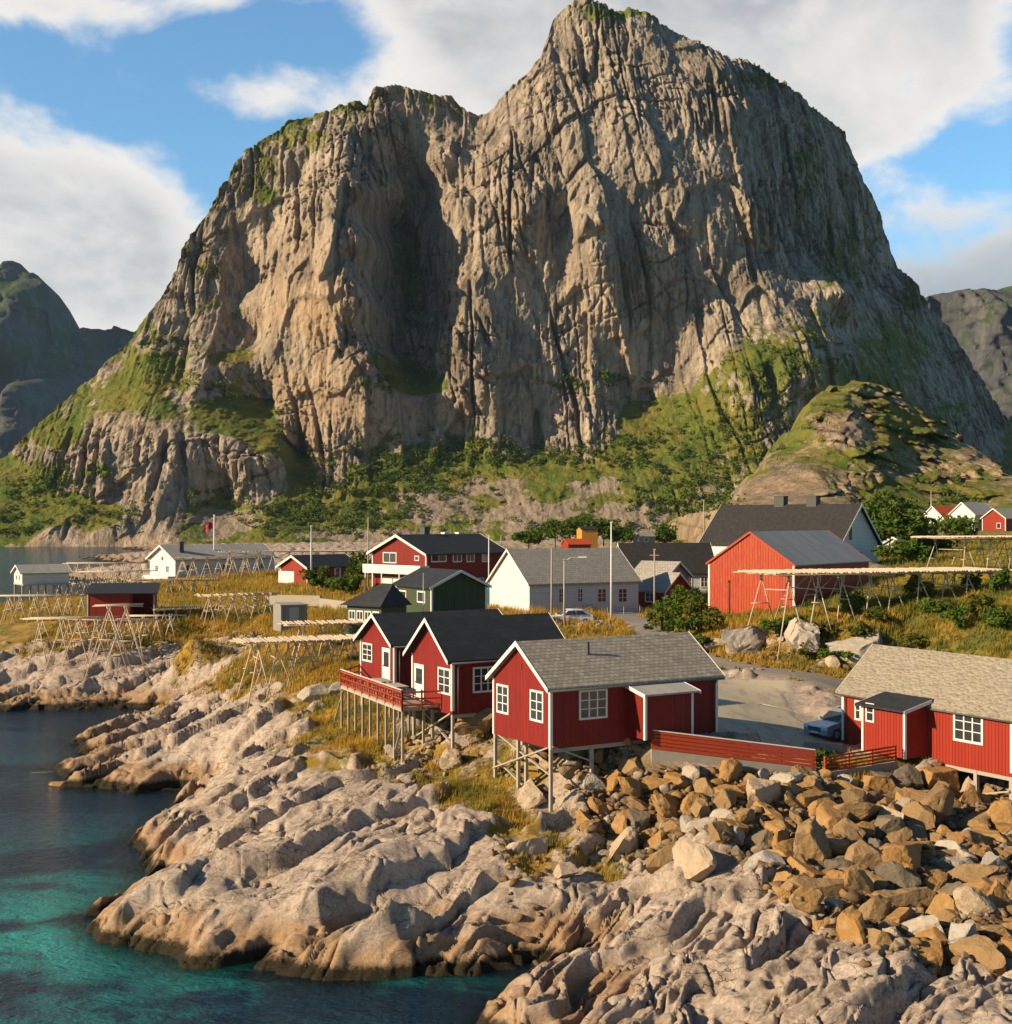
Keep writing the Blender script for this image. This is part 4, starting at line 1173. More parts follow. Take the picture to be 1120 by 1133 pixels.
# --- rear cabin with dark roof at the far end of the terrace
D = House('cabin', 'red cabin with dark roof farthest back, white door at the terrace end', 'cabin', (-6.65, 78.0), 30.5, 8.2, 4.9, 7.62, 2.45, 1.55)
D.walls(M['red'], -.2).roof(M['dark_roof'], .25, .35, .12).corners()
D.wpx('left', 401.5, 711.5, 412.5, 732, 2, 3)
a, z = D.hit('left', 423.5, 750); a2, _ = D.hit('left', 432.5, 714)
D.door('left', min(a, a2), max(a, a2), .1, 2.15)
for x, y in ((.08, .08), (.08, 4.8), (3.5, .08), (3.5, 4.8), (6.5, 4.8)):
    D.stilt(x, y)
fb = MB()
for y in (.12, 2.4, 4.75): fb.box(.05, y - .08, -.4, 8, y + .08, -.204)
fb.build('floor_beam', M['grey_wood'], D.root)

# --- right-hand cabin, long wall to the sun
E = House('cabin', 'long red cabin with mossy stone-tiled roof and a sunlit porch', 'cabin', (18.6, 72.5), -59.4, 11.2, 5.4, 5.35, 2.55, 2.35)
E.walls(M['orange_red'], -.22).roof(M['mossy'], .12, .3, .16, bw=.14).corners(which='ab')
E.wpx('front', 1055.5, 786, 1088.5, 822, 3, 3, casing=.12)
E.wpx('front', 946.3, 775, 953.5, 797, 1, 2)
q0, _ = E.hit(((0, -1.7), (1, 0), (0, -1)), 954, 800); q1, _ = E.hit(((0, -1.7), (1, 0), (0, -1)), 1001.5, 800)
porch(E, q0, q1, 1.7, 2.45, 2.82, M['dark_roof'], M['orange_red'])
fc = ((0, -1.7), (1, 0), (0, -1))
E.faces['porch'] = fc
E.wpx('porch', 958.5, 778, 968, 799, 1, 2, casing=.09)
fs = MB(); fs.box(1.2, .3, -1.0, 4.9, 5.1, -.224); fs.build('foundation', M['concrete'], E.root)
pb = MB(); pb.box(q1 + .35, -.3, -1.2, q1 + .9, .4, -.23); pb.build('foundation', M['concrete'], E.root)
zq = {}
for x, y in ((9.0, .1), (11.1, .1), (9.0, 5.3), (11.1, 5.3), (7.2, 2.7), (11.1, 2.7)):
    zq[(x, y)] = E.stilt(x, y, w=.2)
E.brace((9.1, -.05, zq[(9.0, .1)] + .15), (11.1, -.05, -.9), .16)
fb = MB()
for y in (.12, 2.7, 5.28): fb.box(5, y - .09, -.42, 11.1, y + .09, -.224)
fb.build('floor_beam', M['grey_wood'], E.root)

for Hh, pipe_x, pipe_z in ((A, 9.85, -.1), (B, .32, -.1), (D, .32, -.1), (E, .3, -.1)):
    oh_ = .22 if Hh is A else (.12 if Hh is E else .25)
    zl = Hh.hw - oh_ * Hh.rise / (Hh.w / 2)
    mb = MB(); mb.bar((-.2, -oh_ - .06, zl + .03), (Hh.L + .2, -oh_ - .06, zl + .0), .10, n=8); mb.build('gutter', M['dark_metal'], Hh.rf, True)
    mb = MB(); mb.tube([(pipe_x, -oh_ - .06, zl), (pipe_x, -.08, zl - .25), (pipe_x, -.08, pipe_z)], .07, 8); mb.build('downpipe', M['dark_metal'], Hh.rf, True)
mb = MB(); mb.box(3.2, 1.6, A.hw + .9, 3.32, 1.72, A.hw + A.rise + .05); mb.build('vent_pipe', M['dark_metal'], A.rf)
mb = MB(); mb.fbox(A.fr('left'), 2.55, 2.85, 3.3, 3.6, .004, .03); mb.build('vent', M['red'], A.root)

# --- terrace between the cabins
u_ = (math.cos(R(30.5)), math.sin(R(30.5)))
DA, DB = Vector((-5.5, 69.3)), Vector((-9.95, 79.0))
dv = (DB - DA); DL = dv.length; dphi = math.atan2(dv.y, dv.x)
DZ = 7.55
deck = tag(empty('terrace', (DA.x, DA.y, DZ), dphi), 'wooden terrace on posts with red railings in front of two red cabins', 'terrace')
# local x runs along the outer edge, local -y towards the cabins
def dloc(wx, wy):
    c, n = math.cos(dphi), math.sin(dphi); dx, dy = wx - DA.x, wy - DA.y
    return (c * dx + n * dy, -n * dx + c * dy)


inner = []
for H, y in ((B, 1.2), (B, 4.75), (D, .0), (D, 4.9)):
    inner.append(dloc(*H.wor(-.02, y)))
pl = [(0, 0), inner[0], inner[1], (inner[1][0] + 1.3, inner[1][1] - 1.0), inner[2], inner[3], (DL, 0)]
pm = MB(); pm.prism(pl, 2, -.05, 0.0); pm.build('platform', M['deck_wood'], deck)
jm = MB()
jm.bar((0, 0, -.14), (DL, 0, -.14), .06, .16)
for k in range(9):
    x = .1 + (DL - .2) * k / 8
    jm.bar((x, 0, -.14), (x, -1.5, -.14), .06, .15)
jm.build('joist', M['grey_wood'], deck)
pts_ = [(DL * k / 8 if k else .05, -.06) for k in range(9)] + [(1.0, -1.6), (3.5, -1.7), (6.5, -2.2), (8.6, -2.4)]
for (x, y) in pts_:
    c, n = math.cos(dphi), math.sin(dphi)
    wx, wy = DA.x + c * x - n * y, DA.y + n * x + c * y
    zg = ground(wx, wy) - DZ - .25
    MB().bar((x, y, zg), (x, y, -.22), .12).build('post', M['grey_wood'], deck)
for (x0, x1, z0, z1) in ((1.4, .1, -2.6, -.6), (DL - .2, DL + 1.6, -.3, -2.4)):
    MB().bar((x0, -.1, z0), (x1, -.1, z1), .1, .05).build('brace', M['grey_wood'], deck)


def railing(parent, p, q, h=.92, lattice=True, step=1.35, white_top=True, base=0.0):
    p = Vector(p); q = Vector(q); d = q - p; L = d.length; d.normalize()
    rl = MB(); rl.bar(p + Vector((0, 0, base + h - .12)), q + Vector((0, 0, base + h - .12)), .05, .10)
    rl.bar(p + Vector((0, 0, base + .12)), q + Vector((0, 0, base + .12)), .05, .10)
    rl.bar(p + Vector((0, 0, base + .45)), q + Vector((0, 0, base + .45)), .045, .09)
    o = rl.build('railing', M['rail_red'], parent)
    n = max(1, round(L / step))
    for k in range(n + 1):
        c = p + d * (L * k / n)
        MB().bar(c + Vector((0, 0, base - .15)), c + Vector((0, 0, base + h - .0)), .085).build('baluster_post', M['rail_red'], o)
    if lattice:
        lt = MB(); m_ = int(L / .42)
        nx = Vector((-d.y, d.x, 0)) * .03
        for k in range(m_):
            a = p + d * (L * k / m_); b = p + d * (L * (k + 1) / m_)
            lt.bar(a + nx + Vector((0, 0, base + .1)), b + nx + Vector((0, 0, base + h - .15)), .055, .02)
            lt.bar(a - nx + Vector((0, 0, base + h - .15)), b - nx + Vector((0, 0, base + .1)), .055, .02)
        lt.build('lattice', M['rail_red'], o)
    if white_top:
        MB().bar(p + Vector((0, 0, base + h + .015)), q + Vector((0, 0, base + h + .015)), .12, .03).build('handrail', M['white'], o)


railing(deck, (0, 0, 0), (DL, 0, 0))
railing(deck, (.0, 0, 0), (inner[0][0], inner[0][1], 0), lattice=False, white_top=False)
railing(deck, (DL, 0, 0), (inner[3][0], inner[3][1] + .1, 0), lattice=False, white_top=False)


def picnic_table(x, y, rz, label):
    tb = tag(empty('picnic_table', (x, y, DZ), rz), label, 'table', 'tables on the terrace')
    m1 = MB()
    for k in range(5): m1.box(-.9, -.36 + k * .15, .72, .9, -.23 + k * .15, .755)
    m1.build('table_top', M['grey_wood'], tb)
    for sy in (-1, 1):
        m2 = MB(); m2.box(-.9, sy * .72 - .14, .43, .9, sy * .72 + .14, .465); m2.build('bench', M['grey_wood'], tb)
    for sx in (-.6, .6):
        for sy in (-1, 1):
            MB().bar((sx, sy * .62, 0), (sx, sy * .18, .72), .08, .04).build('leg', M['grey_wood'], tb)
        MB().bar((sx + .05, -.8, .40), (sx + .05, .8, .40), .04, .08).build('crossbar', M['grey_wood'], tb)


c0 = P(429, 760, 75.2); picnic_table(-7.1, 75.3, dphi, 'grey picnic table on the terrace in front of the rear cabin')
picnic_table(-6.05, 73.0, dphi, 'grey picnic table on the terrace beside the middle cabin door')

# --- village houses behind
def simple(name, label, cat, C, phi, L, w, z0, hw, rise, wm, rm, group='houses of the village', og=.3, oh=.3, board=M['white'], corner=True, **kw):
    H = House(name, label, cat, C, phi, L, w, z0, hw, rise, group)
    H.walls(wm, -.8)
    H.roof(rm, oh, og, kw.get('th', .14), board, bw=kw.get('bw', .22))
    if corner: H.corners(bw=.15)
    return H


H = simple('house', 'long white house with grey slate roof beside the flagpole', 'house', (2.33, 130), 30, 13.2, 8.0, 7.9, 3.25, 3.2, M['white_wall'], M['grey_roof'])
for px_ in (641, 664.5, 641 - 24): pass
for (a, b) in ((639, 645), (662, 671), (686 - 1, 694)): H.wpx('front', a - (1 if a > 640 else 0), 651, b, 666.5, 2, 3, casing=.08)
H.wpx('front', 618, 651, 624, 667, 2, 3, casing=.08)
st = MB(); st.box(8.6, -1.6, -.8, 11.6, -.02, .1); st.build('steps', M['concrete'], H.root)
rl = MB()
for x in (4.6, 6.0, 8, 10, 12): rl.bar((x, -2.0, -.8), (x, -2.0, .9 if x > 5 else .3), .06)
rl.bar((4.6, -2, .3), (6, -2, .9), .06); rl.bar((6, -2, .9), (12, -2, .9), .06)
rl.build('railing', M['grey_wood'], H.root)

H = simple('hut', 'dark green hut with dark roof in front of the white house', 'hut', P(477.5, 650, 112)[:2], 120.0 - 180, 7.0, 5.4, 8.7, 3.0, 1.3, M['green_wall'], M['dark_roof'], og=.35)
# the corner nearest the camera is the far end of the long wall
c_, s_ = math.cos(R(-60)), math.sin(R(-60))
H.root.location.x -= 7.0 * c_; H.root.location.y -= 7.0 * s_
H.C = (H.root.location.x, H.root.location.y)
H.wpx('front', 442, 653, 450, 666, 1, 1, casing=.12); H.wpx('front', 462, 654, 471, 667, 1, 1, casing=.12)
dr = MB(); dr.fbox(H.fr('end'), 2.2, 3.2, 0, 2.0, .004, .04); dr.build('door', M['green_wall'], H.root)

# low boat shed with big dark hipped roof, left of the green hut
C = P(422, 676, 106)
bs = tag(empty('boat_shed', (C[0], C[1], 8.15), R(-38)), 'low shed under a wide dark sloping roof left of the green hut', 'shed', 'houses of the village')
c_, s_ = math.cos(R(-38)), math.sin(R(-38))
bs.location.x -= 3.9 * c_; bs.location.y -= 3.9 * s_
mb = MB(); mb.box(0, 0, -.8, 3.9, 3.0, 2.3); mb.build('wall', M['green_wall'], bs)
mb = MB(); mb.add([(-.45, -.45, 2.302), (4.2, -.45, 2.302), (4.2, 3.4, 2.302), (-.45, 3.4, 2.302), (2.4, 1.6, 4.1), (3.7, 1.6, 4.1)], [(0, 1, 5, 4), (1, 2, 5), (2, 3, 4, 5), (3, 0, 4), (3, 2, 1, 0)])
mb.build('roof', M['dark_roof'], bs)
for k in range(4):
    w_ = MB(); x = .25 + k * .9
    w_.box(x, -.05, 1.1, x + .75, -.004, 1.9); o = w_.build('window', M['white'], bs)
    g_ = MB(); g_.box(x + .08, -.06, 1.2, x + .34, -.051, 1.8); g_.box(x + .41, -.06, 1.2, x + .67, -.051, 1.8); g_.build('pane', M['glass'], o)

# two-storey red house with dark roof and white balcony
H = simple('house', 'two-storey red house with dark roof and a white gable balcony', 'house', (-9.75, 160), 45, 13.6, 10.4, 8.2, 5.15, 2.15, M['red'], M['dark_roof'], og=.5, oh=.5, bw=.3)
wl = MB(); wl.box(-.05, .0, -.8, -.004, 8.4, 2.1); wl.build('lower_wall', M['white_wall'], H.root)
bal = MB(); bal.box(-1.5, -.6, 2.6, -.03, 10.4, 2.75); bal.box(-1.55, -.6, 2.75, -1.47, 10.4, 3.7); bal.box(-1.47, 10.32, 2.75, -.03, 10.4, 3.7); bal.box(-1.47, -.6, 2.75, -.03, -.52, 3.7)
for y in (.2, 3.4, 6.8, 10): bal.bar((-1.4, y, -.8), (-1.4, y, 2.6), .12)
bal.build('balcony', M['white'], H.root)
H.wpx('left', 424, 611, 439, 623, 2, 1, casing=.12); H.wpx('left', 459, 615, 464, 620.5, 1, 1, casing=.1)
for (a, b) in ((477, 494), (501, 511), (516, 525), (533, 540)): H.wpx('front', a, 611.5, b, 622, 2, 1, casing=.14)
for k in (2.5, 5.5, 8.5): H.window('front', k, k + 1.3, .7, 1.9, 2, 1)
H.chimney(5.0, 5.9, .9, .9, 1.3); H.chimney(9, 6.5, .7, .7, .8, M['white']); H.chimney(11.5, 6.5, .7, .7, .8, M['white'])
ann = MB(); ann.prism([(2.5, 7.5), (10.4 - 2, 6.4), (10.4 - 2, 6.5), (2.5, 7.62)], 0, 13.6, 18.5)
# teal-covered stack beside the dark green hut
tp = MB(); x, y, z = P(531, 640, 140); tp.prism([(-1.6, 0), (1.6, 0), (1.6, 1.9), (.9, 2.3), (-.9, 2.3), (-1.6, 1.9)], 0, -1.8, 1.8)
o = tag(tp.build('covered_stack', M['teal']), 'blue-green tarpaulin covered stack between the green hut and the white house', 'stack'); o.location = (x, y, 8.1)

H = simple('shed', 'small red shed with white garage door beside a lamp mast', 'shed', P(340, 646, 190)[:2], 48, 9.5, 6.2, 8.3, 2.35, 1.5, M['orange_red'], M['dark_roof'], og=.5, oh=.5, bw=.3)
H.wpx('left', 308.5, 632, 325.5, 645, 1, 1, casing=.6, glass=M['white_wall'])
H.wpx('front', 370, 627, 377, 641, 1, 2, casing=.25)

H = simple('warehouse', 'white gabled warehouse with long grey roof on the far left shore', 'warehouse', P(194, 630, 228)[:2], 42, 20, 9.4, 7.6, 3.1, 2.2, M['white_wall'], M['steel_roof'], og=.6, oh=.6, bw=.3)
H.window('left', 2.2, 3.4, .6, 1.8); H.window('left', 6.2, 7.4, .6, 1.8); H.window('left', 4.3, 5.1, 2.6, 3.5, 1, 1)
H.chimney(2.2, 2.2, .8, .8, 1.8)
for k in range(5): H.window('front', 2 + k * 3.6, 3.3 + k * 3.6, .9, 2.0, 2, 1)
bl = MB(); bl.box(-1.6, -.4, -1.6, -.03, 9.6, .05); bl.build('landing', M['white_wall'], H.root)

H = House('boathouse', 'small white boathouse on posts at the left edge by the water', 'boathouse', P(24.5, 646, 198)[:2], 35, 7.0, 4.6, 7.75, 1.7, 1.05, 'houses of the village')
H.walls(M['white_wall']).roof(M['steel_roof'], .4, .4, .12)
H.window('left', 1.2, 1.9, .5, 1.3, 1, 1); H.window('left', 2.8, 3.5, .5, 1.3, 1, 1)
for x in (.1, 2.4, 4.7, 6.9):
    for y in (.1, 4.4): H.stilt(x, y, w=.25)
fb = MB(); fb.box(0, -.6, -.2, 7.0, 5, -.004); fb.build('floor_beam', M['grey_wood'], H.root)

# red lean-to shed among the racks
C = P(96.5, 677, 140)
ls = tag(empty('lean_to_shed', (C[0], C[1], 7.35), R(12)), 'low red lean-to shed with dark sloping roof among the drying racks', 'shed', 'houses of the village')
MB().prism([(0, -1.5), (5.0, -1.5), (5.0, 2.9), (0, 2.2)], 0, 0, 4.4).build('wall', M['orange_red'], ls)
MB().prism([(-.4, 2.17), (5.4, 2.98), (5.4, 3.1), (-.4, 2.29)], 0, -.15, 7.3).build('roof', M['dark_roof'], ls)
MB().box(-.03, -.03, -.6, .1, .1, 2.15).build('corner_board', M['white'], ls)
for x in (6.9,):
    for y in (.2, 4.8): MB().bar((x, y, -1.8), (x, y, 2.2), .16).build('post', M['grey_wood'], ls)
MB().prism([(4.6, -1.2), (5, -1.2), (5, 2.85), (4.6, 2.8)], 0, 4.42, 6.8).build('back_wall', M['red'], ls)

# grey tool shed
C = P(311, 691, 120)
gs = tag(empty('tool_shed', (C[0], C[1], 7.85), R(28)), 'small grey flat-roofed board shed standing in the yellow grass', 'shed', 'houses of the village')
MB().box(0, 0, -.6, 2.5, 2.3, 1.75).build('wall', M['grey_wall'], gs)
MB().prism([(-.1, 1.752), (2.4, 1.85), (2.4, 1.93), (-.1, 1.84)], 0, -.1, 2.6).build('roof', M['steel_roof'], gs)
MB().fbox(lambda a, t_, d: (a, -d, t_), .8, 1.7, -.1, 1.6, .004, .04).build('door', M['grey_metal'], gs)

# red barn on the right
H = simple('barn', 'big weathered red barn with grey roof above the road bank', 'barn', (27.4, 124.6), 50, 16.5, 9.4, 8.6, 4.6, 3.05, M['barn'], M['steel_roof'], og=.15, oh=.2, board=M['rail_red'], corner=False, th=.1)
cb = MB(); cb.box(-.03, -.03, -.6, .14, .14, 4.5); cb.box(-.03, 9.26, -.6, .14, 9.43, 4.5); cb.build('corner_board', M['white'], H.root)
for y in (2.0, 5, 8): MB().bar((.2, y, -3.2), (.2, y, -.8), .3).build('stilt', M['grey_wood'], H.root)

# large white house behind the barn
C = P(929, 600, 165)
H = House('house', 'large white house with steep dark roof and two chimneys behind the red barn', 'house', (C[0], C[1]), -45, 21.0, 9.4, 10.2, 4.4, 4.7, 'houses of the village')
c_, s_ = math.cos(R(-45)), math.sin(R(-45))
H.root.location.x -= 21 * c_; H.root.location.y -= 21 * s_; H.C = (H.root.location.x, H.root.location.y)
H.walls(M['white_wall'], -1.5).roof(M['black_roof'], .5, .5, .18, bw=.32).corners(bw=.2)
H.chimney(9.2, 4.9, 1.5, 1.1, 1.5); H.chimney(14.2, 4.9, 1.5, 1.1, 1.5)
H.window('end', 2.1, 3.1, 4.6, 6.6, 1, 1, glass=M['glass']); H.window('end', 4.6, 5.6, 2.1, 3.3, 2, 2); H.window('end', 1.2, 2.2, 2.1, 3.3, 2, 2)
for k in range(5): H.window('front', 2 + k * 3.9, 3.3 + k * 3.9, 1.2, 2.7, 2, 2)

# dark-roofed white house between barn and slate-roofed house
H = simple('house', 'low white house with wide black roof left of the red barn', 'house', P(693, 652, 152)[:2], 6, 10.6, 7, 8.4, 2.95, 3.2, M['white_wall'], M['black_roof'])
H.window('front', 6.9, 7.8, 1.2, 2.5, 2, 2); H.window('front', 8.8, 9.7, 1.2, 2.5, 2, 2)
H = House('house', 'small red house with pale grey roof between the white house and the bushes', 'house', P(736, 677, 140)[:2], -50, 4.6, 4.1, 7.75, 2.15, 1.75, 'houses of the village')
c_, s_ = math.cos(R(-50)), math.sin(R(-50))
H.root.location.x -= 4.6 * c_; H.root.location.y -= 4.6 * s_; H.C = (H.root.location.x, H.root.location.y)
H.walls(M['orange_red'], -.6).roof(M['grey_roof'], .3, .3, .12).corners(bw=.12)
H.wpx('front', 714, 655, 724.5, 666.5, 2, 2, casing=.14)
simple('outhouse', 'grey-roofed annexe behind the small red house', 'outhouse', P(700, 660, 147)[:2], -42, 4.6, 4.5, 7.8, 3.4, 1.5, M['grey_wall'], M['grey_roof'])

# small things on the slope behind
H = simple('cabin', 'small yellow-ochre cabin on the slope behind the white house', 'cabin', P(644, 602, 250)[:2], 15, 3.2, 3.2, 12.9, 2.7, .5, M['ochre_wall'], M['dark_roof'], og=.15, oh=.15, corner=False, board=None)
H = simple('hut', 'little red hut peeping over the slate roof of the white house', 'hut', P(629, 609, 236)[:2], 20, 4.4, 3.2, 11.4, 1.6, .9, M['orange_red'], M['red_roof'], og=.15, oh=.15, corner=False, board=None)
H = simple('hut', 'tiny pale green hut on the grassy slope above the black roof', 'hut', P(708, 601, 262)[:2], 25, 3.6, 2.6, 12.7, 1.4, .7, M['grey_wall'], M['grey_roof'], og=.15, oh=.15, corner=False, board=None)
H.window('front', 1, 2, .4, 1.2, 1, 1)
H = simple('house', 'far white house with white gable below the hill at the right', 'house', P(1079, 590, 285)[:2], 35, 8, 6.5, 14.6, 4.0, 2.6, M['white_wall'], M['steel_roof'], og=.3, oh=.3)
for a in (.9, 2.7, 4.6):
    H.window('left', a, a + 1, .9, 2.1, 1, 1)
    if a < 4: H.window('left', a + .9, a + 1.9, 2.9, 4.0, 1, 1)
H.window('front', 1.5, 2.5, 2.2, 3.4, 1, 1); H.window('front', 5, 6, 2.2, 3.4, 1, 1)
H = simple('house', 'far white house with bright red roof below the hill', 'house', P(1044, 590, 290)[:2], 30, 8, 6, 14.6, 3.4, 2.4, M['white_wall'], M['red_roof'], og=.3, oh=.3)
H.window('left', 1.2, 2.3, 1, 2.2, 1, 1); H.window('left', 3.5, 4.6, 1, 2.2, 1, 1)
H = simple('house', 'far orange-red house at the right edge of the photo', 'house', P(1113, 592, 280)[:2], 32, 8, 6, 14.6, 3.2, 2.0, M['orange_red'], M['grey_roof'], og=.3, oh=.3)
H.window('left', 1.2, 2.3, 1, 2.2, 1, 1)
H = simple('shed', 'small cream shed with bright gable beside the big green tree', 'shed', P(1003, 623, 200)[:2], 50, 5, 4.2, 11.8, 1.7, 1.3, M['white_wall'], M['grey_roof'], og=.35, oh=.4, bw=.3)
H.window('left', 1.5, 2.5, .3, 1.3, 1, 1)

# ------------------------------------------------------------------ fish drying racks


def rack(name_label, p0, p1, width, ztop, nfr, rails=4, deckd=0.35, cat='rack', seed=0, over=1.2, leg=.10):
    """poles laid over A-shaped trestles; p0, p1 ends of the centre line"""
    r_ = random.Random(seed)
    p0 = Vector(p0); p1 = Vector(p1); d = p1 - p0; L = d.length; phi = math.atan2(d.y, d.x)
    zb = ztop
    root = tag(empty('drying_rack', (p0.x, p0.y, ztop), phi), name_label, cat, 'fish drying racks')
    c, n = math.cos(phi), math.sin(phi)
    for k in range(nfr):
        x = L * (k + .5) / nfr + r_.uniform(-.2, .2)
        m_ = MB()
        gz0 = ground(p0.x + c * x, p0.y + n * x)
        for sy in (-1, 1):
            for sx in (-1, 1):
                ft = sy * (width * .5 + r_.uniform(0, .3)); hg = ztop - gz0
                xf = x + sx * hg * r_.uniform(.22, .34)
                wx, wy = p0.x + c * xf - n * ft, p0.y + n * xf + c * ft
                zg = ground(wx, wy) - ztop - .15
                m_.bar((xf, ft, zg), (x - sx * .15, sy * width * .4, .08), leg, n=6)
            m_.bar((x - hg * .16, sy * width * .45, -hg * .52), (x + hg * .16, sy * width * .45, -hg * .52 + r_.uniform(-.1, .1)), leg * .9, n=6)
            m_.bar((x + r_.uniform(-.1, .1), sy * width * .46, -.1), (x + .06, sy * width * .46, -.6), leg * .7, n=5)
        m_.bar((x, -width * .5, -.13), (x, width * .5, -.13), leg, n=6)
        m_.bar((x + .08, -width * .34, -1.15), (x + .08, width * .34, -1.15 + r_.uniform(-.1, .1)), leg * .9, n=6)
        m_.build('trestle', M['pale_wood'], root, True)
        if k < nfr - 1:
            xn = L * (k + 1.5) / nfr
            if r_.random() < .7:
                MB().bar((x, -width * .3, -1.6), (xn, -width * .16, -.2), leg * .7, n=5).build('brace', M['pale_wood'], root, True)
    for k in range(rails):
        y = -width / 2 + width * k / max(1, rails - 1)
        MB().bar((-over * r_.uniform(.4, 1), y + r_.uniform(-.1, .1), .02), (L + over * r_.uniform(.4, 1), y + r_.uniform(-.1, .1), .02 + r_.uniform(-.12, .12)), leg, n=6).build('rail_pole', M['pale_wood'], root, True)
    if deckd:
        m_ = MB(); x = -.5
        while x < L + .5:
            m_.bar((x, -width / 2 - r_.uniform(.1, .6), .1 + r_.uniform(0, .06)), (x + r_.uniform(-.15, .15), width / 2 + r_.uniform(.1, .6), .1 + r_.uniform(0, .06)), .085, n=4)
            x += deckd * r_.uniform(.6, 1.4)
        m_.build('pole_deck', M['pale_wood'], root)
    return root


def rack_px(label, a, b, Y0, Y1, width, nfr, **kw):
    p = P(a[0], a[1], Y0); q = P(b[0], b[1], Y1)
    return rack(label, p[:2], q[:2], width, (p[2] + q[2]) / 2 - .1, nfr, **kw)


rack_px('long drying rack of pale poles beside the red barn above the bank', (845, 632), (1090, 631), 97, 103, 5.0, 9, rails=6, deckd=.13, seed=1)
rack_px('tall drying rack with pole roof at the right edge beyond the bank', (1036, 594), (1170, 594), 132, 136, 6.0, 5, rails=6, deckd=.16, seed=2)
rack_px('bare drying rack rail nearest the left edge, left of the red lean-to', (4, 660), (97, 655.5), 150, 152, 1.8, 7, rails=3, deckd=0, seed=3)
rack_px('tall bare drying rack with legs on the left shore rock', (36, 681), (118, 685), 130, 131, 2.2, 4, rails=4, deckd=0, seed=4)
rack_px('low bare drying rack leaning in front of the red lean-to', (72, 678), (166, 690), 134, 132, 2.0, 5, rails=4, deckd=0, seed=5)
rack_px('short drying rack right of the red lean-to', (150, 680), (196, 680), 137, 138, 2.2, 3, rails=4, deckd=0, seed=6)
rack_px('short drying rack with grey pole deck in the yellow grass', (176, 672), (216, 673), 143, 144, 3.0, 3, rails=4, deckd=.16, seed=7)
rack_px('drying rack running towards the grey tool shed', (226, 658), (300, 657), 141, 143, 2.4, 6, rails=4, deckd=.8, seed=8)
rack_px('wide drying rack with pole deck above the rocky inlet', (272, 712), (396, 702), 95, 98, 3.2, 6, rails=4, deckd=.2, seed=9)
rack_px('drying rack with pole deck left of the dark shed roof', (322, 691), (412, 686), 105, 107, 2.6, 4, rails=4, deckd=.22, seed=10)
rack_px('far drying rack by the water left of the warehouse', (78, 622.5), (160, 622), 236, 238, 3.2, 6, rails=3, deckd=0, seed=11, leg=.13)
rack_px('far drying rack lower on the shore left of the warehouse', (92, 632), (165, 631.5), 222, 224, 3.0, 5, rails=3, deckd=0, seed=12, leg=.13)
rack_px('far drying rack at the shore right of the white boathouse', (60, 642), (112, 641), 205, 206, 3.0, 5, rails=3, deckd=0, seed=13, leg=.13)
rack_px('drying rack with pole deck behind the red lean-to', (150, 641.5), (236, 641), 180, 182, 3.4, 6, rails=4, deckd=.25, seed=14, leg=.12)
rack_px('drying rack in front of the warehouse wall', (194, 616), (292, 615.5), 214, 216, 2.6, 7, rails=3, deckd=.3, seed=15, leg=.13)
rack_px('farthest drying rack above the small red shed', (246, 610.5), (392, 608.5), 222, 226, 3.0, 9, rails=3, deckd=.3, seed=16, leg=.13)
rack_px('short drying rack standing between the lean-to and the yellow grass', (112, 668), (146, 670), 128.5, 129, 1.8, 2, rails=3, deckd=0, seed=17)

# ------------------------------------------------------------------ poles, lamps, flag
def mast(name, label, cat, px, pyt, pyb, Y, w, mt, group=None, cap=True):
    x, y, zt = P(px, pyt, Y); zb = P(px, pyb, Y)[2]
    zb = min(zb, ground(x, y)) - .3
    rt = tag(empty(name, (x, y, zb)), label, cat, group)
    m_ = MB(); n = 8; h = zt - zb
    ring = [(w / 2 * math.cos(6.283 * k / n), w / 2 * math.sin(6.283 * k / n)) for k in range(n)]
    m_.add([(a, b, 0) for a, b in ring] + [(a * .55, b * .55, h) for a, b in ring], [(i, (i + 1) % n, n + (i + 1) % n, n + i) for i in range(n)] + [tuple(range(n, 2 * n)), tuple(range(n - 1, -1, -1))])
    m_.build('pole', mt, rt, True)
    if cap:
        c = MB(); c.box(-w * .45, -w * .45, h, w * .45, w * .45, h + w * .7); c.build('cap', mt, rt)
    return rt, h


mast('flagpole', 'tall white flagpole standing in front of the long white house', 'flagpole', 676.5, 579, 690, 124, .22, M['white'])
mast('mast', 'grey wooden mast left of the lamp post, in front of the white house', 'mast', 610.5, 606, 688, 124, .24, M['grey_wood'], 'wooden masts')
rt, h = mast('street_lamp', 'grey street lamp with arm to the right over the parked white car', 'street lamp', 624.5, 620, 698, 116, .24, M['grey_wood'])
a_ = MB(); a_.tube([(0, 0, h - .1), (.6, -.1, h + .25), (1.3, -.2, h + .28)], .07, 6); a_.build('arm', M['grey_metal'], rt)
a_ = MB(); a_.prism([(1.2, h + .22), (2.0, h + .24), (1.95, h + .36), (1.3, h + .36)], 1, -.35, -.08); a_.build('lamp_head', M['white'], rt)
mast('mast', 'grey mast rising beside the small red shed', 'mast', 344.5, 583, 648, 185, .35, M['grey_metal'], 'wooden masts')
mast('mast', 'thin mast left of the two-storey red house', 'mast', 407.5, 574, 612, 175, .25, M['grey_wood'], 'wooden masts')
mast('mast', 'thin pale mast at the corner of the two-storey red house', 'mast', 541, 594, 628, 158, .2, M['white'], 'wooden masts')
mast('mast', 'thin mast beside the dark green hut, in front of its wall', 'mast', 468.5, 635, 660, 108, .1, M['grey_metal'], 'wooden masts')
rt, h = mast('mast', 'pale mast with small crossarm beside the small red house', 'mast', 724.3, 609, 680, 136, .24, M['grey_wood'], 'wooden masts')
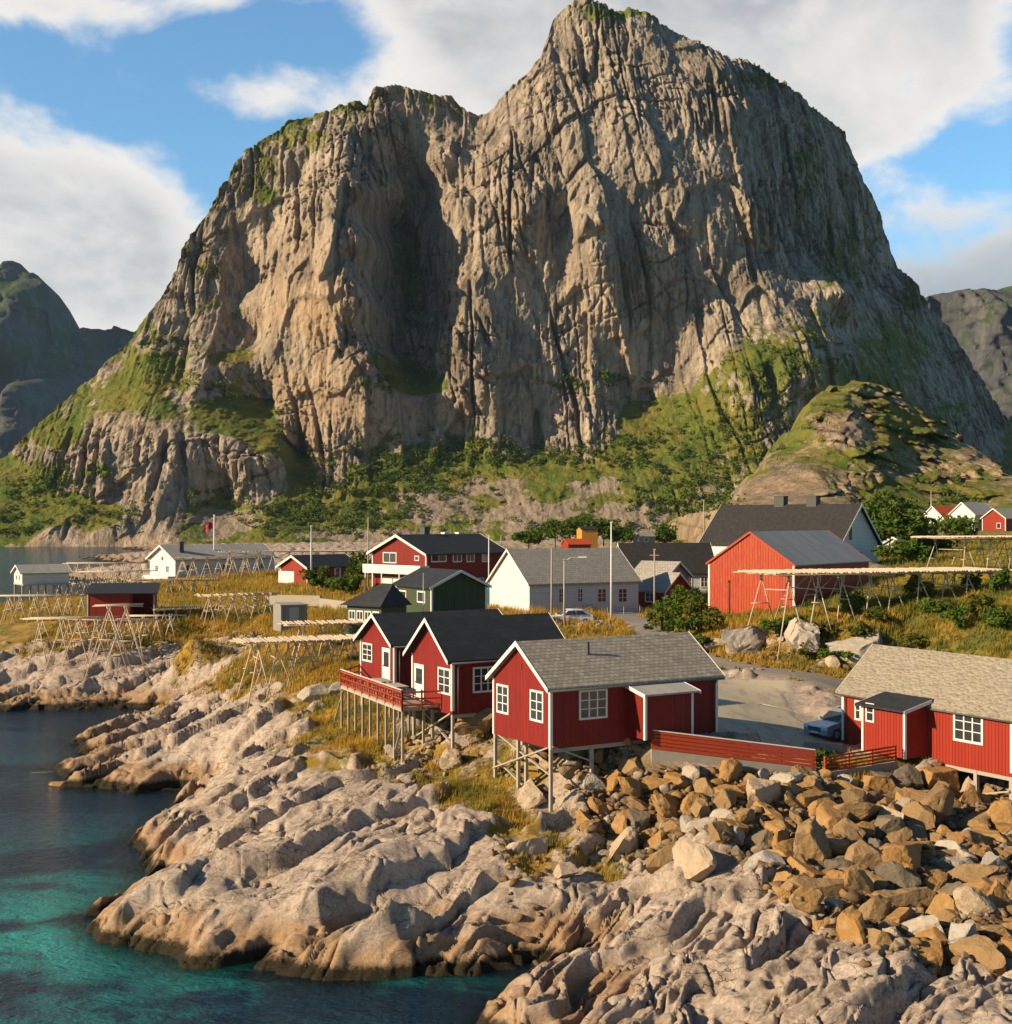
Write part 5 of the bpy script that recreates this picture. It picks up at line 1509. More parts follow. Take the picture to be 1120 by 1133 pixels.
a_ = MB(); a_.bar((-.5, 0, h - .5), (.5, 0, h - .5), .1); a_.build('crossarm', M['grey_wood'], rt)
mast('mast', 'thin mast standing on the pale rock ridge left of the big dark roof', 'mast', 779, 554, 600, 255, .3, M['grey_wood'], 'wooden masts')
mast('mast', 'mast on the hillside left of the red-roofed far house', 'mast', 1030.5, 545, 575, 300, .3, M['grey_metal'], 'wooden masts')
mast('mast', 'thin mast right of the two-storey red house', 'mast', 554.5, 593, 615, 172, .16, M['grey_wood'], 'wooden masts')
rt, h = mast('flagpole', 'white flagpole with a red flag above the warehouse roof', 'flagpole', 237, 571, 615, 236, .35, M['white'])
fl = MB(); cr_ = MB(); nn = 8
for k in range(nn):
    x0, x1 = -.2 - k * .2, -.2 - (k + 1) * .2
    y0, y1 = .18 * math.sin(k * 1.1), .18 * math.sin((k + 1) * 1.1)
    za, zb_ = h - .8 - k * .13, h - .93 - k * .13
    fl.add([(x0, y0, za), (x1, y1, zb_), (x1, y1, zb_ - 1.2), (x0, y0, za - 1.2), (x0, y0 + .03, za), (x1, y1 + .03, zb_), (x1, y1 + .03, zb_ - 1.2), (x0, y0 + .03, za - 1.2)], [(0, 1, 2, 3), (7, 6, 5, 4), (0, 4, 5, 1), (3, 2, 6, 7)])
    a, b = (.48, .72) if k != 2 else (0.0, 1.2)
    cr_.add([(x0, y0 - .02, za - a), (x1, y1 - .02, zb_ - a), (x1, y1 - .02, zb_ - b), (x0, y0 - .02, za - b)], [(0, 1, 2, 3)])
fm, ft_ = mat('flag_cloth'); finish(ft_, (0.36, 0.02, 0.02), .8)
fl_o = fl.build('flag', fm, rt)
cm_, ct_ = mat('flag_blue'); finish(ct_, (0.05, 0.04, 0.12), .8)
cr_.build('flag_cross', cm_, fl_o)

# ------------------------------------------------------------------ fences and low walls
def rail_fence(label, A_, B_, zA, zB, h, boards, gap, post_step=1.6, white_top=True):
    A_ = Vector((*A_, 0)); B_ = Vector((*B_, 0)); d = B_ - A_; L = d.length
    rt = tag(empty('fence', (A_.x, A_.y, zA), math.atan2(d.y, d.x)), label, 'fence')
    dz = zB - zA
    k = MB(); k.add([(0, -.12, -.9), (L, -.12, dz - .9), (L, .12, dz - .9), (0, .12, -.9), (0, -.12, .16), (L, -.12, dz + .16), (L, .12, dz + .16), (0, .12, .16)], [(0, 3, 2, 1), (4, 5, 6, 7), (0, 1, 5, 4), (1, 2, 6, 5), (2, 3, 7, 6), (3, 0, 4, 7)])
    k.build('base', M['concrete'], rt)
    n = max(1, round(L / post_step))
    for i in range(n + 1):
        x = .06 + (L - .12) * i / n
        MB().bar((x, .05, dz * x / L + .16), (x, .05, dz * x / L + .16 + h), .09).build('post', M['rail_red'], rt)
    for i in range(boards):
        z = .22 + (h - .12) * i / (boards - 1)
        b = MB(); hh = (h - .1) / (boards - 1) - gap
        b.bar((0, -.03, z + hh * .3), (L, -.03, dz + z + hh * .3), .03, hh); b.build('rail_board', M['rail_red'], rt)
    if white_top:
        MB().bar((0, 0, .16 + h + .075), (L, 0, dz + .16 + h + .075), .14, .04).build('top_board', M['white'], rt)


rail_fence('long red board fence on a concrete base below the parking place', FENCE_A, FENCE_B, 6.28, 5.18, .85, 5, .035)
rail_fence('short red slatted fence with open gaps in front of the right-hand cabin porch', (15.5, 63.7), (19.75, 66.3), 5.02, 5.12, .8, 5, .09, white_top=False)
x, y, z = G(911, 829, 5.25)
o = tag(MB().box(-1.0, -.2, -.1, 1.0, .2, .35).build('kerb_block', M['concrete']), 'pale low concrete block on the parking place beside the parked car', 'kerb'); o.location = (x, y, z); o.rotation_euler.z = R(-20)
for (a, b, Y0, Y1, lab) in (((298, 660), (355, 661), 150, 146, 'low pale concrete wall along the path behind the grey tool shed'), ((355, 664), (412, 671), 144, 130, 'low pale concrete wall leading to the dark shed roof')):
    p = P(*a, Y0); q = P(*b, Y1)
    w_ = MB(); w_.bar((0, 0, -.4), (q[0] - p[0], q[1] - p[1], q[2] - p[2] - .4), .3, 1.2)
    o = tag(w_.build('low_wall', M['concrete']), lab, 'wall'); o.location = p

# ------------------------------------------------------------------ cars
def car(label, x, y, z, rz, paint, L=4.4):
    rt = tag(empty('parked_car', (x, y, z), rz), label, 'car', 'parked cars')
    prof = [(-2.2, .35), (-2.2, .62), (-2.1, .82), (-1.05, .95), (-.35, 1.42), (.2, 1.5), (1.2, 1.46), (1.95, 1.05), (2.18, .95), (2.2, .4), (1.9, .28), (-1.9, .28)]
    # lofted body: narrow at roof
    secs = []
    for yy, k in ((-.86, 0), (-.80, 1), (.80, 1), (.86, 0)):
        secs.append((yy, k))
    m_ = MB()
    n = len(prof)
    vs = []
    for yy, k in ((-.88, 0), (-.80, .7), (-.6, 1), (.6, 1), (.80, .7), (.88, 0)):
        for (a, b) in prof:
            lim = .92
            bb = b if b <= lim else lim + (b - lim) * (0 if k == 0 else (.95 if k < 1 else 1.0))
            aa = a * (1 if k else .97)
            y2 = yy if b <= lim else yy * (.86 if abs(yy) > .7 else 1)
            vs.append((aa, y2, bb))
    fs = []
    for s_ in range(5):
        for i in range(n):
            fs.append((s_ * n + i, s_ * n + (i + 1) % n, (s_ + 1) * n + (i + 1) % n, (s_ + 1) * n + i))
    fs += [tuple(range(n)), tuple(range(5 * n, 6 * n))[::-1]]
    m_.add(vs, fs)
    m_.build('body', paint, rt, False)
    g = MB()
    g.add([(-1.0, -.66, .985), (-1.0, .66, .985), (-.38, .58, 1.425), (-.38, -.58, 1.425)], [(0, 1, 2, 3)])
    ob = g.build('windscreen', M['glass'], rt); ob.location = (-.012, 0, .012)
    g = MB(); g.add([(1.26, -.58, 1.44), (1.26, .58, 1.44), (1.92, .66, 1.09), (1.92, -.66, 1.09)], [(0, 1, 2, 3)]); ob = g.build('rear_window', M['glass'], rt); ob.location = (.012, 0, .012)
    for sy in (-1, 1):
        g = MB(); g.add([(-.72, sy * .80, .98), (.45, sy * .80, .98), (.40, sy * .725, 1.38), (-.30, sy * .725, 1.36)], [(0, 1, 2, 3)]); g.add([(.52, sy * .80, .98), (1.55, sy * .80, .98), (1.15, sy * .725, 1.36), (.47, sy * .725, 1.38)], [(0, 1, 2, 3)])
        ob = g.build('side_window', M['glass'], rt); ob.location = (0, sy * .016, .0)
        h_ = MB(); h_.box(-2.215, min(sy * .5, sy * .82), .62, -2.02, max(sy * .5, sy * .82), .78); h_.build('headlight', M['white'], rt)
        h_ = MB(); h_.box(2.1, min(sy * .6, sy * .84), .7, 2.215, max(sy * .6, sy * .84), .9); h_.build('tail_light', M['red_roof'], rt)
        h_ = MB(); h_.box(-.85, min(sy * .86, sy * 1.02), .95, -.68, max(sy * .86, sy * 1.02), 1.08); h_.build('mirror', paint, rt)
        for wx in (-1.35, 1.35):
            w_ = MB(); nn = 20
            for (y0, y1, r1) in ((sy * .68, sy * .895, .33),):
                w_.add([(wx + r1 * math.cos(6.2832 * k / nn), y0, .33 + r1 * math.sin(6.2832 * k / nn)) for k in range(nn)] + [(wx + r1 * math.cos(6.2832 * k / nn), y1, .33 + r1 * math.sin(6.2832 * k / nn)) for k in range(nn)], [(i, (i + 1) % nn, nn + (i + 1) % nn, nn + i) for i in range(nn)] + [tuple(range(nn)), tuple(range(nn, 2 * nn))])
            wo = w_.build('wheel', M['dark_metal'], rt)
            w2 = MB(); r1 = .21
            w2.add([(wx + r1 * math.cos(6.2832 * k / nn), sy * .897, .33 + r1 * math.sin(6.2832 * k / nn)) for k in range(nn)] + [(wx + .1 * math.cos(6.2832 * k / nn), sy * .91, .33 + .1 * math.sin(6.2832 * k / nn)) for k in range(nn)], [(i, (i + 1) % nn, nn + (i + 1) % nn, nn + i) for i in range(nn)] + [tuple(range(nn, 2 * nn))])
            w2.build('rim', M['grey_metal'], wo)
    gr = MB(); gr.box(-2.222, -.45, .5, -2.19, .45, .74); gr.build('grille', M['dark_metal'], rt)
    np_ = MB(); np_.box(-2.235, -.26, .4, -2.222, .26, .5); np_.build('number_plate', M['white'], rt)
    return rt


pm_, pt_ = mat('blue_silver_paint'); finish(pt_, (0.34, 0.42, 0.52), .25, None, spec=.6, metal=.5)
wm_, wt_ = mat('white_car_paint'); finish(wt_, (0.72, 0.72, 0.72), .25, None, spec=.6)
bm_, bt_ = mat('dark_car_paint'); finish(bt_, (0.03, 0.035, 0.05), .25, None, spec=.6)
x, y, z = P(921, 814, 74.6)
car('blue-silver car half hidden behind the right-hand cabin', x + .55, y, ground(x, y) + .05, R(33), pm_)
x, y, z = P(629, 694, 121)
car('white car parked in front of the long white house', x, y, ground(x, y) + .06, R(20), wm_)
x, y, z = P(645, 692, 124)
# ------------------------------------------------------------------ boulders of the rock fill, each one a thing
def rock_mesh(name, seed, cuts=11, sub=3, fine=.03, sq=(1, 1, 1)):
    r_ = np.random.default_rng(seed)
    bm = bmesh.new()
    bmesh.ops.create_icosphere(bm, subdivisions=sub, radius=1)
    v = np.array([p.co[:] for p in bm.verts])
    n = r_.normal(size=(cuts, 3)); n /= np.linalg.norm(n, axis=1)[:, None]
    v = v * 1.25
    for k in range(cuts):
        d = r_.uniform(.44, .84)
        ex = np.maximum(0, v @ n[k] - d)
        v = v - ex[:, None] * n[k]
    v = v * np.array(sq)
    a = fbm(v[:, 0] * 1.7 + seed * 3.1, v[:, 1] * 1.7 + v[:, 2] * 1.3, 4, seed)
    b = fbm(v[:, 1] * 6 + seed, v[:, 2] * 6 - v[:, 0] * 4, 2, seed + 5)
    if sub >= 4:
        _, _, c1, o1, o2 = voronoi(v[:, 0] * 3 + v[:, 2] * 1.7 + seed, v[:, 1] * 3 - v[:, 2] * 1.3, seed)
        b = b + ((c1 - .5) + o1 * (c1 - .5) * 1.5 + o2 * ((c1 * 7) % 1 - .5) * 1.5) * 1.6 + .8 * fbm(v[:, 0] * 9 + v[:, 2] * 7, v[:, 1] * 9 + seed, 3, seed + 8)
    v = v * (1 + .10 * a + fine * b)[:, None]
    for p, c in zip(bm.verts, v): p.co = c
    me = bpy.data.meshes.new(name); bm.to_mesh(me); bm.free()
    me.polygons.foreach_set('use_smooth', np.zeros(len(me.polygons), bool))
    return me


KIND = {'ochre': ('b_ochre', .43), 'brown': ('b_brown', .35), 'pale grey': ('b_grey', .05), 'cream': ('b_pink', .04), 'dark': ('b_dark', .09)}
protos = {}
for kn, (mk, _) in KIND.items():
    protos[kn] = []
    for k in range(9):
        me = rock_mesh('boulder', 100 + 17 * k + 131 * len(protos), 9 + k % 5, 4, .03, (1.0, .72 + .05 * (k % 4), .62 + .06 * (k % 5)))
        me.materials.append(M[mk])
        protos[kn].append(me)
rr = random.Random(11)
zones = [  # label phrase, polygon in photo px with a height
    ('under the slate-roofed stilt cabin', [(560, 800, 5), (730, 825, 6.2), (725, 872, 5), (650, 880, 4.6), (560, 850, 4.2)]),
    ('below the left end of the long red fence', [(725, 815, 6.3), (810, 835, 5.9), (810, 900, 4.6), (720, 900, 4.2)]),
    ('below the right end of the long red fence', [(810, 835, 5.9), (915, 850, 5.1), (915, 905, 4.3), (810, 900, 4.6)]),
    ('below the short slatted fence', [(915, 840, 5.1), (1015, 840, 5.0), (1015, 910, 4.3), (915, 905, 4.3)]),
    ('under the right-hand cabin', [(1015, 830, 4.6), (1400, 830, 4.4), (1400, 930, 3.2), (1015, 925, 3.7)]),
    ('at the left foot of the rock fill', [(600, 870, 4.6), (810, 900, 4.4), (810, 1010, 3), (600, 1010, 2)]),
    ('in the middle of the rock fill', [(810, 900, 4.4), (960, 905, 4.3), (960, 1060, 3), (810, 1060, 3)]),
    ('at the right foot of the rock fill', [(960, 905, 4.0), (1400, 925, 3.3), (1400, 1100, 2.6), (960, 1100, 2.6)])]
zpoly = [(nm, [G(*q)[:2] for q in pl]) for nm, pl in zones]
rx0, rx1 = min(p[0] for p in rub_poly), max(p[0] for p in rub_poly)
ry0, ry1 = min(p[1] for p in rub_poly), max(p[1] for p in rub_poly)
placed = []
fixed = [  # photo px, py, height, radius, kind, own label
    (918, 902, 4.6, 1.12, 'ochre', 'big ochre boulder, the largest one below the right end of the long red fence'),
    (995, 955, 3.5, 1.28, 'ochre', 'largest orange boulder in the rock fill, high above the pale outcrop'),
    (903, 938, 4.2, .85, 'brown', 'big brown boulder lying just below the big ochre one'),
    (985, 905, 4.2, .68, 'cream', 'cream boulder left of a dark one below the short slatted fence'),
    (1010, 920, 3.9, .72, 'dark', 'dark boulder right of a cream one below the short slatted fence'),
    (915, 985, 3.6, .95, 'brown', 'big brown boulder against the pale outcrop below the rock fill'),
    (990, 1030, 3.3, .62, 'cream', 'cream boulder at the foot of the rock fill, above the rough outcrop'),
    (962, 1020, 3.3, .48, 'ochre', 'ochre boulder left of the cream one at the foot of the rock fill'),
    (1030, 985, 3.1, .72, 'ochre', 'large ochre boulder right below the largest orange boulder'),
    (765, 905, 4.4, .50, 'pale grey', 'pale grey boulder among ochre stones below the middle of the long red fence'),
    (800, 905, 4.4, .55, 'pale grey', 'pale grey boulder right of another pale grey one below the long red fence'),
    (655, 872, 4.7, .55, 'pale grey', 'pale block beside the front stilt of the slate-roofed cabin'),
    (672, 890, 4.3, .30, 'pale grey', 'small whitish block below the slate-roofed cabin'),
    (590, 940, 3.0, .85, 'cream', 'large cream boulder alone on the smooth shore rock'),
    (690, 935, 3.1, 1.05, 'cream', 'big cream boulder lying at the left end of the rock fill'),
    (625, 972, 2.3, .50, 'cream', 'small cream boulder below the big cream one on the shore rock'),
    (590, 890, 3.7, .72, 'cream', 'cream boulder at the foot of the slate-roofed cabin stilts'),
    (735, 960, 2.9, .9, 'brown', 'big brown boulder touching the pale outcrop at its upper left'),
    (1065, 1050, 2.7, .75, 'pale grey', 'pale grey boulder beside the rough outcrop near the lower right corner'),
    (1100, 960, 3.2, .70, 'pale grey', 'grey boulder at the right edge of the rock fill'),
    (1055, 960, 3.2, .75, 'pale grey', 'pale grey boulder between orange stones, left of another near the right edge'),
    (765, 978, 2.5, .72, 'cream', 'cream boulder on top of the rough pale outcrop'),
    (1105, 1010, 3.0, .6, 'ochre', 'orange boulder by the right edge of the photo'),
    (880, 895, 4.7, .5, 'brown', 'brown boulder touching the left side of the big ochre boulder')]
for (a, b, z, r, kn, lab) in fixed:
    x, y, _ = G(a, b, z)
    placed.append((x, y, r, kn, lab))
R_list = [.98] * 16 + [.78] * 44 + [.60] * 90 + [.46] * 90 + [.32] * 30
def seaward(x, y, r):
    if x < 6.6: return True
    yf = FENCE_A[1] + (x - FENCE_A[0]) * (FENCE_B[1] - FENCE_A[1]) / (FENCE_B[0] - FENCE_A[0]) if x < 15.3 else 63.7 + (x - 15.5) * .61
    if x > 19.4: yf = 71 - (x - 19.4) * 1.2
    return y < yf - r * .9 - .25


cum = []; s_ = 0
for kn, (_, w_) in KIND.items():
    s_ += w_; cum.append((s_, kn))
for r in R_list:
    r *= rr.uniform(.85, 1.15)
    for _try in range(60):
        x, y = rr.uniform(rx0, rx1), rr.uniform(ry0, ry1)
        if not inside(rub_poly, np.array([x]), np.array([y]))[0]: continue
        if x / y > .45 or not seaward(x, y, r): continue
        if y < 52 and r > .6 and rr.random() < .3: continue
        if all((x - q[0]) ** 2 + (y - q[1]) ** 2 > (.74 * (r + q[2])) ** 2 for q in placed):
            v = rr.random() * s_; kn = next((k for c, k in cum if v <= c), 'ochre')
            placed.append((x, y, r, kn, None)); break
gx = np.array([p[0] for p in placed]); gy = np.array([p[1] for p in placed])
gz = ground_parts(gx, gy)[0]
shared = {}
for (x, y, r, kn, lab), z in zip(placed, gz):
    me = rr.choice(protos[kn])
    o = bpy.data.objects.new('boulder', me); COL.objects.link(o)
    o.location = (x, y, z + r * rr.uniform(.12, .34))
    o.rotation_euler = (rr.uniform(-.5, .5), rr.uniform(-.5, .5), rr.uniform(0, 6.28))
    k = rr.uniform(.92, 1.12)
    o.scale = (r * 1.25 * k, r * 1.2, r * 1.2 * rr.uniform(.85, 1.2))
    grp = 'boulders of the rock fill'
    if lab is None:
        zn = next((n for n, pl in zpoly if inside(pl, np.array([x]), np.array([y]))[0]), 'between the cabins and the outcrop')
        sz = 'large' if r > .62 else ('medium' if r > .44 else ('small' if r > .33 else 'tiny'))
        art = {'large': 'large', 'medium': 'middling', 'small': 'small', 'tiny': 'very small'}[sz]
        lab = f'{art} {kn} boulder {zn}'
    tag(o, lab, 'boulder', grp)

# rubble in the gaps: nobody could count it
def scatter_rocks(name, px_, pz, n_, smin, smax, mt, seed):
    r_ = np.random.default_rng(seed)
    base = [rock_mesh('tmp', 900 + k, 14, 2, .03, (1, .75, .6)) for k in range(6)]
    Vb = []; Fb = []
    for b in base:
        v = np.empty(len(b.vertices) * 3); b.vertices.foreach_get('co', v); Vb.append(v.reshape(-1, 3))
        f = np.empty(len(b.polygons) * 3, int); b.loops.foreach_get('vertex_index', f); Fb.append(f.reshape(-1, 3))
        bpy.data.meshes.remove(b)
    V = []; Fq = []; off = 0
    for i in range(len(px_)):
        k = int(r_.integers(6)); s = r_.uniform(smin, smax) * r_.uniform(.6, 1.2); a = r_.uniform(0, 6.28); t_ = r_.uniform(-.6, .6)
        v = Vb[k] * s
        v = np.stack([v[:, 0], v[:, 1] * math.cos(t_) - v[:, 2] * math.sin(t_), v[:, 1] * math.sin(t_) + v[:, 2] * math.cos(t_)], 1)
        v = np.stack([v[:, 0] * math.cos(a) - v[:, 1] * math.sin(a), v[:, 0] * math.sin(a) + v[:, 1] * math.cos(a), v[:, 2]], 1)
        V.append(v + np.array([px_[i][0], px_[i][1], pz[i] + s * .25])); Fq.append(Fb[k] + off); off += len(v)
    return link(name, np_mesh(name, np.concatenate(V), np.concatenate(Fq)), mt)


m, t = mat('rubble_stone')
isl = t.n('ShaderNodeNewGeometry').outputs['Random Per Island']
nn_ = t.noise(pos(t), 6, 5, .65)
cc = t.ramp(isl, [(0.0, (0.07, 0.05, 0.03)), (.35, (0.15, 0.09, 0.04)), (.6, (0.26, 0.15, 0.055)), (.8, (0.24, 0.20, 0.15)), (1.0, (0.36, 0.30, 0.24))])
finish(t, t.mix(t.m('MULTIPLY', nn_, .6), cc, (.12, .085, .05)), .9, nn_, .6, .05, .2)
M['rubble'] = m
q = []
while len(q) < 5200:
    x, y = rr.uniform(rx0, rx1), rr.uniform(ry0, ry1)
    if inside(rub_poly, np.array([x]), np.array([y]))[0] and x / y < .47 and seaward(x, y, .1): q.append((x, y))
ex = []
for (a, b, z, sx, sy, n_) in [(520, 825, 5, 2.2, 1.6, 160), (480, 845, 4.6, 2.2, 1.6, 90), (640, 840, 5.4, 3, 1.2, 120), (1085, 868, 3.8, 2.5, 1.4, 120), (880, 715, 8.3, 5, 2, 120), (580, 1000, 1.8, 1.5, 2, 40), (1000, 1040, 3.2, 3, 1.2, 70)]:
    x0, y0, _ = G(a, b, z)
    ex += [(rr.gauss(x0, sx * .6), rr.gauss(y0, sy)) for _ in range(n_)]
q += ex
qq = np.array(q)
tag(scatter_rocks('stone_rubble', q, ground_parts(qq[:, 0], qq[:, 1])[0], 0, .11, .38, M['rubble'], 5), kind='stuff')

# scree below the cliffs and along the far shore is part of the mountain; single pale rock faces in the road bank
def bank_rock(label, a, b, Y, sx, sy, sz, mk, seed):
    x, y, z = P(a, b, Y)
    me = rock_mesh('rock_face', seed, 13, 4, .05)
    me.materials.append(M[mk])
    o = bpy.data.objects.new('rock', me); COL.objects.link(o)
    o.location = (x, y, ground(x, y) + .12 * sz); o.scale = (sx, sy, sz * 1.25); o.rotation_euler = (0.1, rr.uniform(-.2, .2), rr.uniform(-.4, .4))
    tag(o, label, 'rock', 'rock faces in the road bank')


bank_rock('broad pale rock face in the road bank, left of the others', 826, 716, 97, 2.9, 1.8, 1.35, 'b_grey', 301)
bank_rock('upright pale rock face in the middle of the road bank', 888, 714, 95.5, 1.5, 1.5, 1.55, 'b_grey', 302)
bank_rock('grey rock face in the road bank above the mossy roof', 955, 712, 93.5, 2.8, 1.8, 1.6, 'b_grey', 303)
bank_rock('small rock in the road bank under the drying rack', 921, 728, 92.5, 1.0, 1.0, .8, 'b_pink', 304)
bank_rock('rounded rock at the left end of the road bank', 797, 722, 99, 1.2, 1.2, .7, 'b_pink', 305)
# boulders under the cabins and skerries in the water
for (a, b, z, r, kn, lab, sx) in [(524, 828, 5.3, .95, 'brown', 'brown boulder under the middle cabin', 1), (484, 820, 5.2, .6, 'pale grey', 'grey boulder behind the stilts of the middle cabin', 1), (437, 830, 5.0, .6, 'pale grey', 'grey boulder below the terrace posts', 1), (500, 850, 4.6, .7, 'cream', 'cream boulder in front of the middle cabin stilts', 1),
                              (85, 868, .02, .8, 'ochre', 'orange skerry at the tip of the middle rock tongue', 1.6), (90, 852, .0, .6, 'dark', 'dark low skerry in the water beside the middle rock tongue', 2.4), (45, 856, -.08, .5, 'dark', 'dark awash rock farthest out in the water', 2.6), (120, 832, .0, .7, 'dark', 'dark low rock at the water edge below the narrow rock tongue', 2.6), (352, 768, 5.6, 1.0, 'pale grey', 'grey boulder left of the terrace end', 1.2), (372, 772, 5.5, .8, 'pale grey', 'grey boulder touching the terrace end', 1)]:
    x, y, _ = G(a, b, z)
    o = bpy.data.objects.new('boulder', rr.choice(protos[kn])); COL.objects.link(o)
    o.location = (x, y, z if z < .5 else ground(x, y) + r * .3); o.scale = (r * 1.2 * sx, r * 1.2, r * (1.1 if z > .5 else .45)); o.rotation_euler = (0, 0, rr.uniform(-.3, .5))
    tag(o, lab, 'boulder', 'boulders on the shore')

# ------------------------------------------------------------------ grass
def leaf_quads(c, nrm_up, s, r_):
    """arrays of randomly turned leaf quads at centres c with sizes s"""
    n = len(c)
    a = r_.normal(size=(n, 3)); a[:, 2] *= .7; a /= np.linalg.norm(a, axis=1)[:, None]
    b = r_.normal(size=(n, 3)); b -= (b * a).sum(1)[:, None] * a; b /= np.linalg.norm(b, axis=1)[:, None]
    s = s[:, None]
    V = np.stack([c - a * s, c + b * s * .55, c + a * s, c - b * s * .55], 1).reshape(-1, 3)
    return V, np.arange(4 * n).reshape(n, 4)


rg = np.random.default_rng(3)
def cand(x0, x1, y0, y1, n, thr=.45):
    y = rg.uniform(y0, y1, n); x = rg.uniform(x0, x1, n)
    k = (np.abs(x / y) < .44)
    x, y = x[k], y[k]
    h, g, rb = ground_parts(x, y)
    nz = fbm(x / 1.4, y / 1.4, 3, 55)
    ok = (g + .45 * nz > thr) & (h > .8) & (rb < .4)
    ok &= seg_dist(x, y, road_c) > 1.8
    ok &= ~inside(lot_left + lot_right[::-1], x, y)
    for Hh in (A, B, D, E):
        c, n_ = math.cos(Hh.phi), math.sin(Hh.phi)
        lx = c * (x - Hh.C[0]) + n_ * (y - Hh.C[1]); ly = -n_ * (x - Hh.C[0]) + c * (y - Hh.C[1])
        ok &= ~((lx > .3) & (lx < Hh.L - .2) & (ly > .3) & (ly < Hh.w - .2))
    return x[ok], y[ok], h[ok], g[ok]


gx_, gy_, gz_ = [], [], []
for (x0, x1, y0, y1, n, th) in ((-30, 30, 45, 80, 90000, .50), (-32, 42, 80, 112, 90000, .45), (-50, 52, 112, 150, 60000, .45), (-85, 90, 150, 240, 42000, .5)):
    x, y, h, g = cand(x0, x1, y0, y1, n, th)
    gx_.append(x); gy_.append(y); gz_.append(h)
gx_ = np.concatenate(gx_); gy_ = np.concatenate(gy_); gz_ = np.concatenate(gz_)
n = len(gx_)
print('grass tufts', n)
nb = 3
hx = np.repeat(gx_, nb) + rg.normal(0, .07, n * nb) * np.repeat(gy_, nb) / 60; hy = np.repeat(gy_, nb) + rg.normal(0, .07, n * nb) * np.repeat(gy_, nb) / 60; hz = np.repeat(gz_, nb) - .03
tall = (.5 + .8 * sstep(fbm(hx / 3.0, hy / 3.0, 3, 57), -.4, .5))
hh = rg.uniform(.22, .50, n * nb) * tall * np.clip(hy / 75, .8, 1.7)
w_ = .020 * np.clip(hy / 60, .7, 2.6)
ang = rg.uniform(0, 6.28, n * nb); lean = rg.uniform(.05, .45, n * nb); la = rg.normal(.4, .9, n * nb)
V = np.empty((n * nb, 3, 3))
V[:, 0] = np.stack([hx - np.cos(ang) * w_, hy - np.sin(ang) * w_, hz], 1)
V[:, 1] = np.stack([hx + np.cos(ang) * w_, hy + np.sin(ang) * w_, hz], 1)
V[:, 2] = np.stack([hx + np.cos(la) * lean * hh, hy + np.sin(la) * lean * hh, hz + hh], 1)
tag(link('grass', np_mesh('grass', V.reshape(-1, 3), np.arange(n * nb * 3).reshape(-1, 3)), M['grass']), kind='stuff')

# ------------------------------------------------------------------ bushes and trees
def foliage_arrays(seed, rx, ry, rz, nl, leaf, clumps=14):
    r_ = np.random.default_rng(seed)
    cl = r_.normal(size=(clumps, 3)); cl /= np.linalg.norm(cl, axis=1)[:, None]
    cl *= (r_.uniform(.25, .95, clumps) ** .6)[:, None]
    cl[:, 2] = np.where(cl[:, 2] < -.45, -cl[:, 2] * .5, cl[:, 2])
    rad = r_.uniform(.24, .46, clumps)
    k = r_.integers(clumps, size=nl)
    d = r_.normal(size=(nl, 3)); d /= np.linalg.norm(d, axis=1)[:, None]
    d *= (r_.uniform(.35, 1, nl) ** .5)[:, None]
    c = (cl[k] + d * rad[k][:, None]) * np.array([rx, ry, rz])
    return leaf_quads(c, None, leaf * r_.uniform(.6, 1.3, nl), r_)


def bush(label, x, y, rx, rz, mt='leaf', nl=700, leaf=.16, cat='bush', group='bushes', name='bush', seed=1, stem=True, z=None):
    z = ground(x, y) if z is None else z
    rt = tag(empty(name, (x, y, z - .1)), label, cat, group)
    V, Fq = foliage_arrays(seed, rx, rx * .9, rz, nl, leaf)
    V[:, 2] += rz * .92
    link('foliage', np_mesh('foliage', V, Fq), M[mt], rt)
    st = MB(); r_ = random.Random(seed)
    for k in range(4):
        a = r_.uniform(0, 6.28); st.tube([(0.05 * math.cos(a), .05 * math.sin(a), -.3), (rx * .3 * math.cos(a), rx * .3 * math.sin(a), rz * .6), (rx * .55 * math.cos(a), rx * .55 * math.sin(a), rz * 1.2)], max(.04, rx * .035), 5)
    st.build('stem', M['bark'], rt, True)
    return rt


def tree(label, x, y, h, cr, mt='leaf', nl=3200, leaf=.3, seed=1, group='trees', trunk=.28, z=None):
    z = ground(x, y) if z is None else z
    rt = tag(empty('tree', (x, y, z - .2)), label, 'tree', group)
    r_ = random.Random(seed)
    V, Fq = foliage_arrays(seed, cr, cr, h * .42, nl, leaf, 26)
    V[:, 2] += h * .56
    link('crown', np_mesh('crown', V, Fq), M[mt], rt)
    tk = MB(); n = 8
    prev = (0, 0, 0); pw = trunk
    for k in range(1, 6):
        nx_ = (r_.uniform(-.15, .15) * k * .4, r_.uniform(-.15, .15) * k * .4, h * .14 * k)
        tk.bar(prev, nx_, pw, n=8); prev = nx_; pw *= .8
    for k in range(9):
        a = k * 2.4; z0 = h * r_.uniform(.22, .55)
        tk.tube([(0, 0, z0), (cr * .4 * math.cos(a), cr * .4 * math.sin(a), z0 + h * .14), (cr * .75 * math.cos(a), cr * .75 * math.sin(a), z0 + h * .26)], trunk * .35, 5)
    tk.build('trunk', M['bark'], rt, True)
    return rt


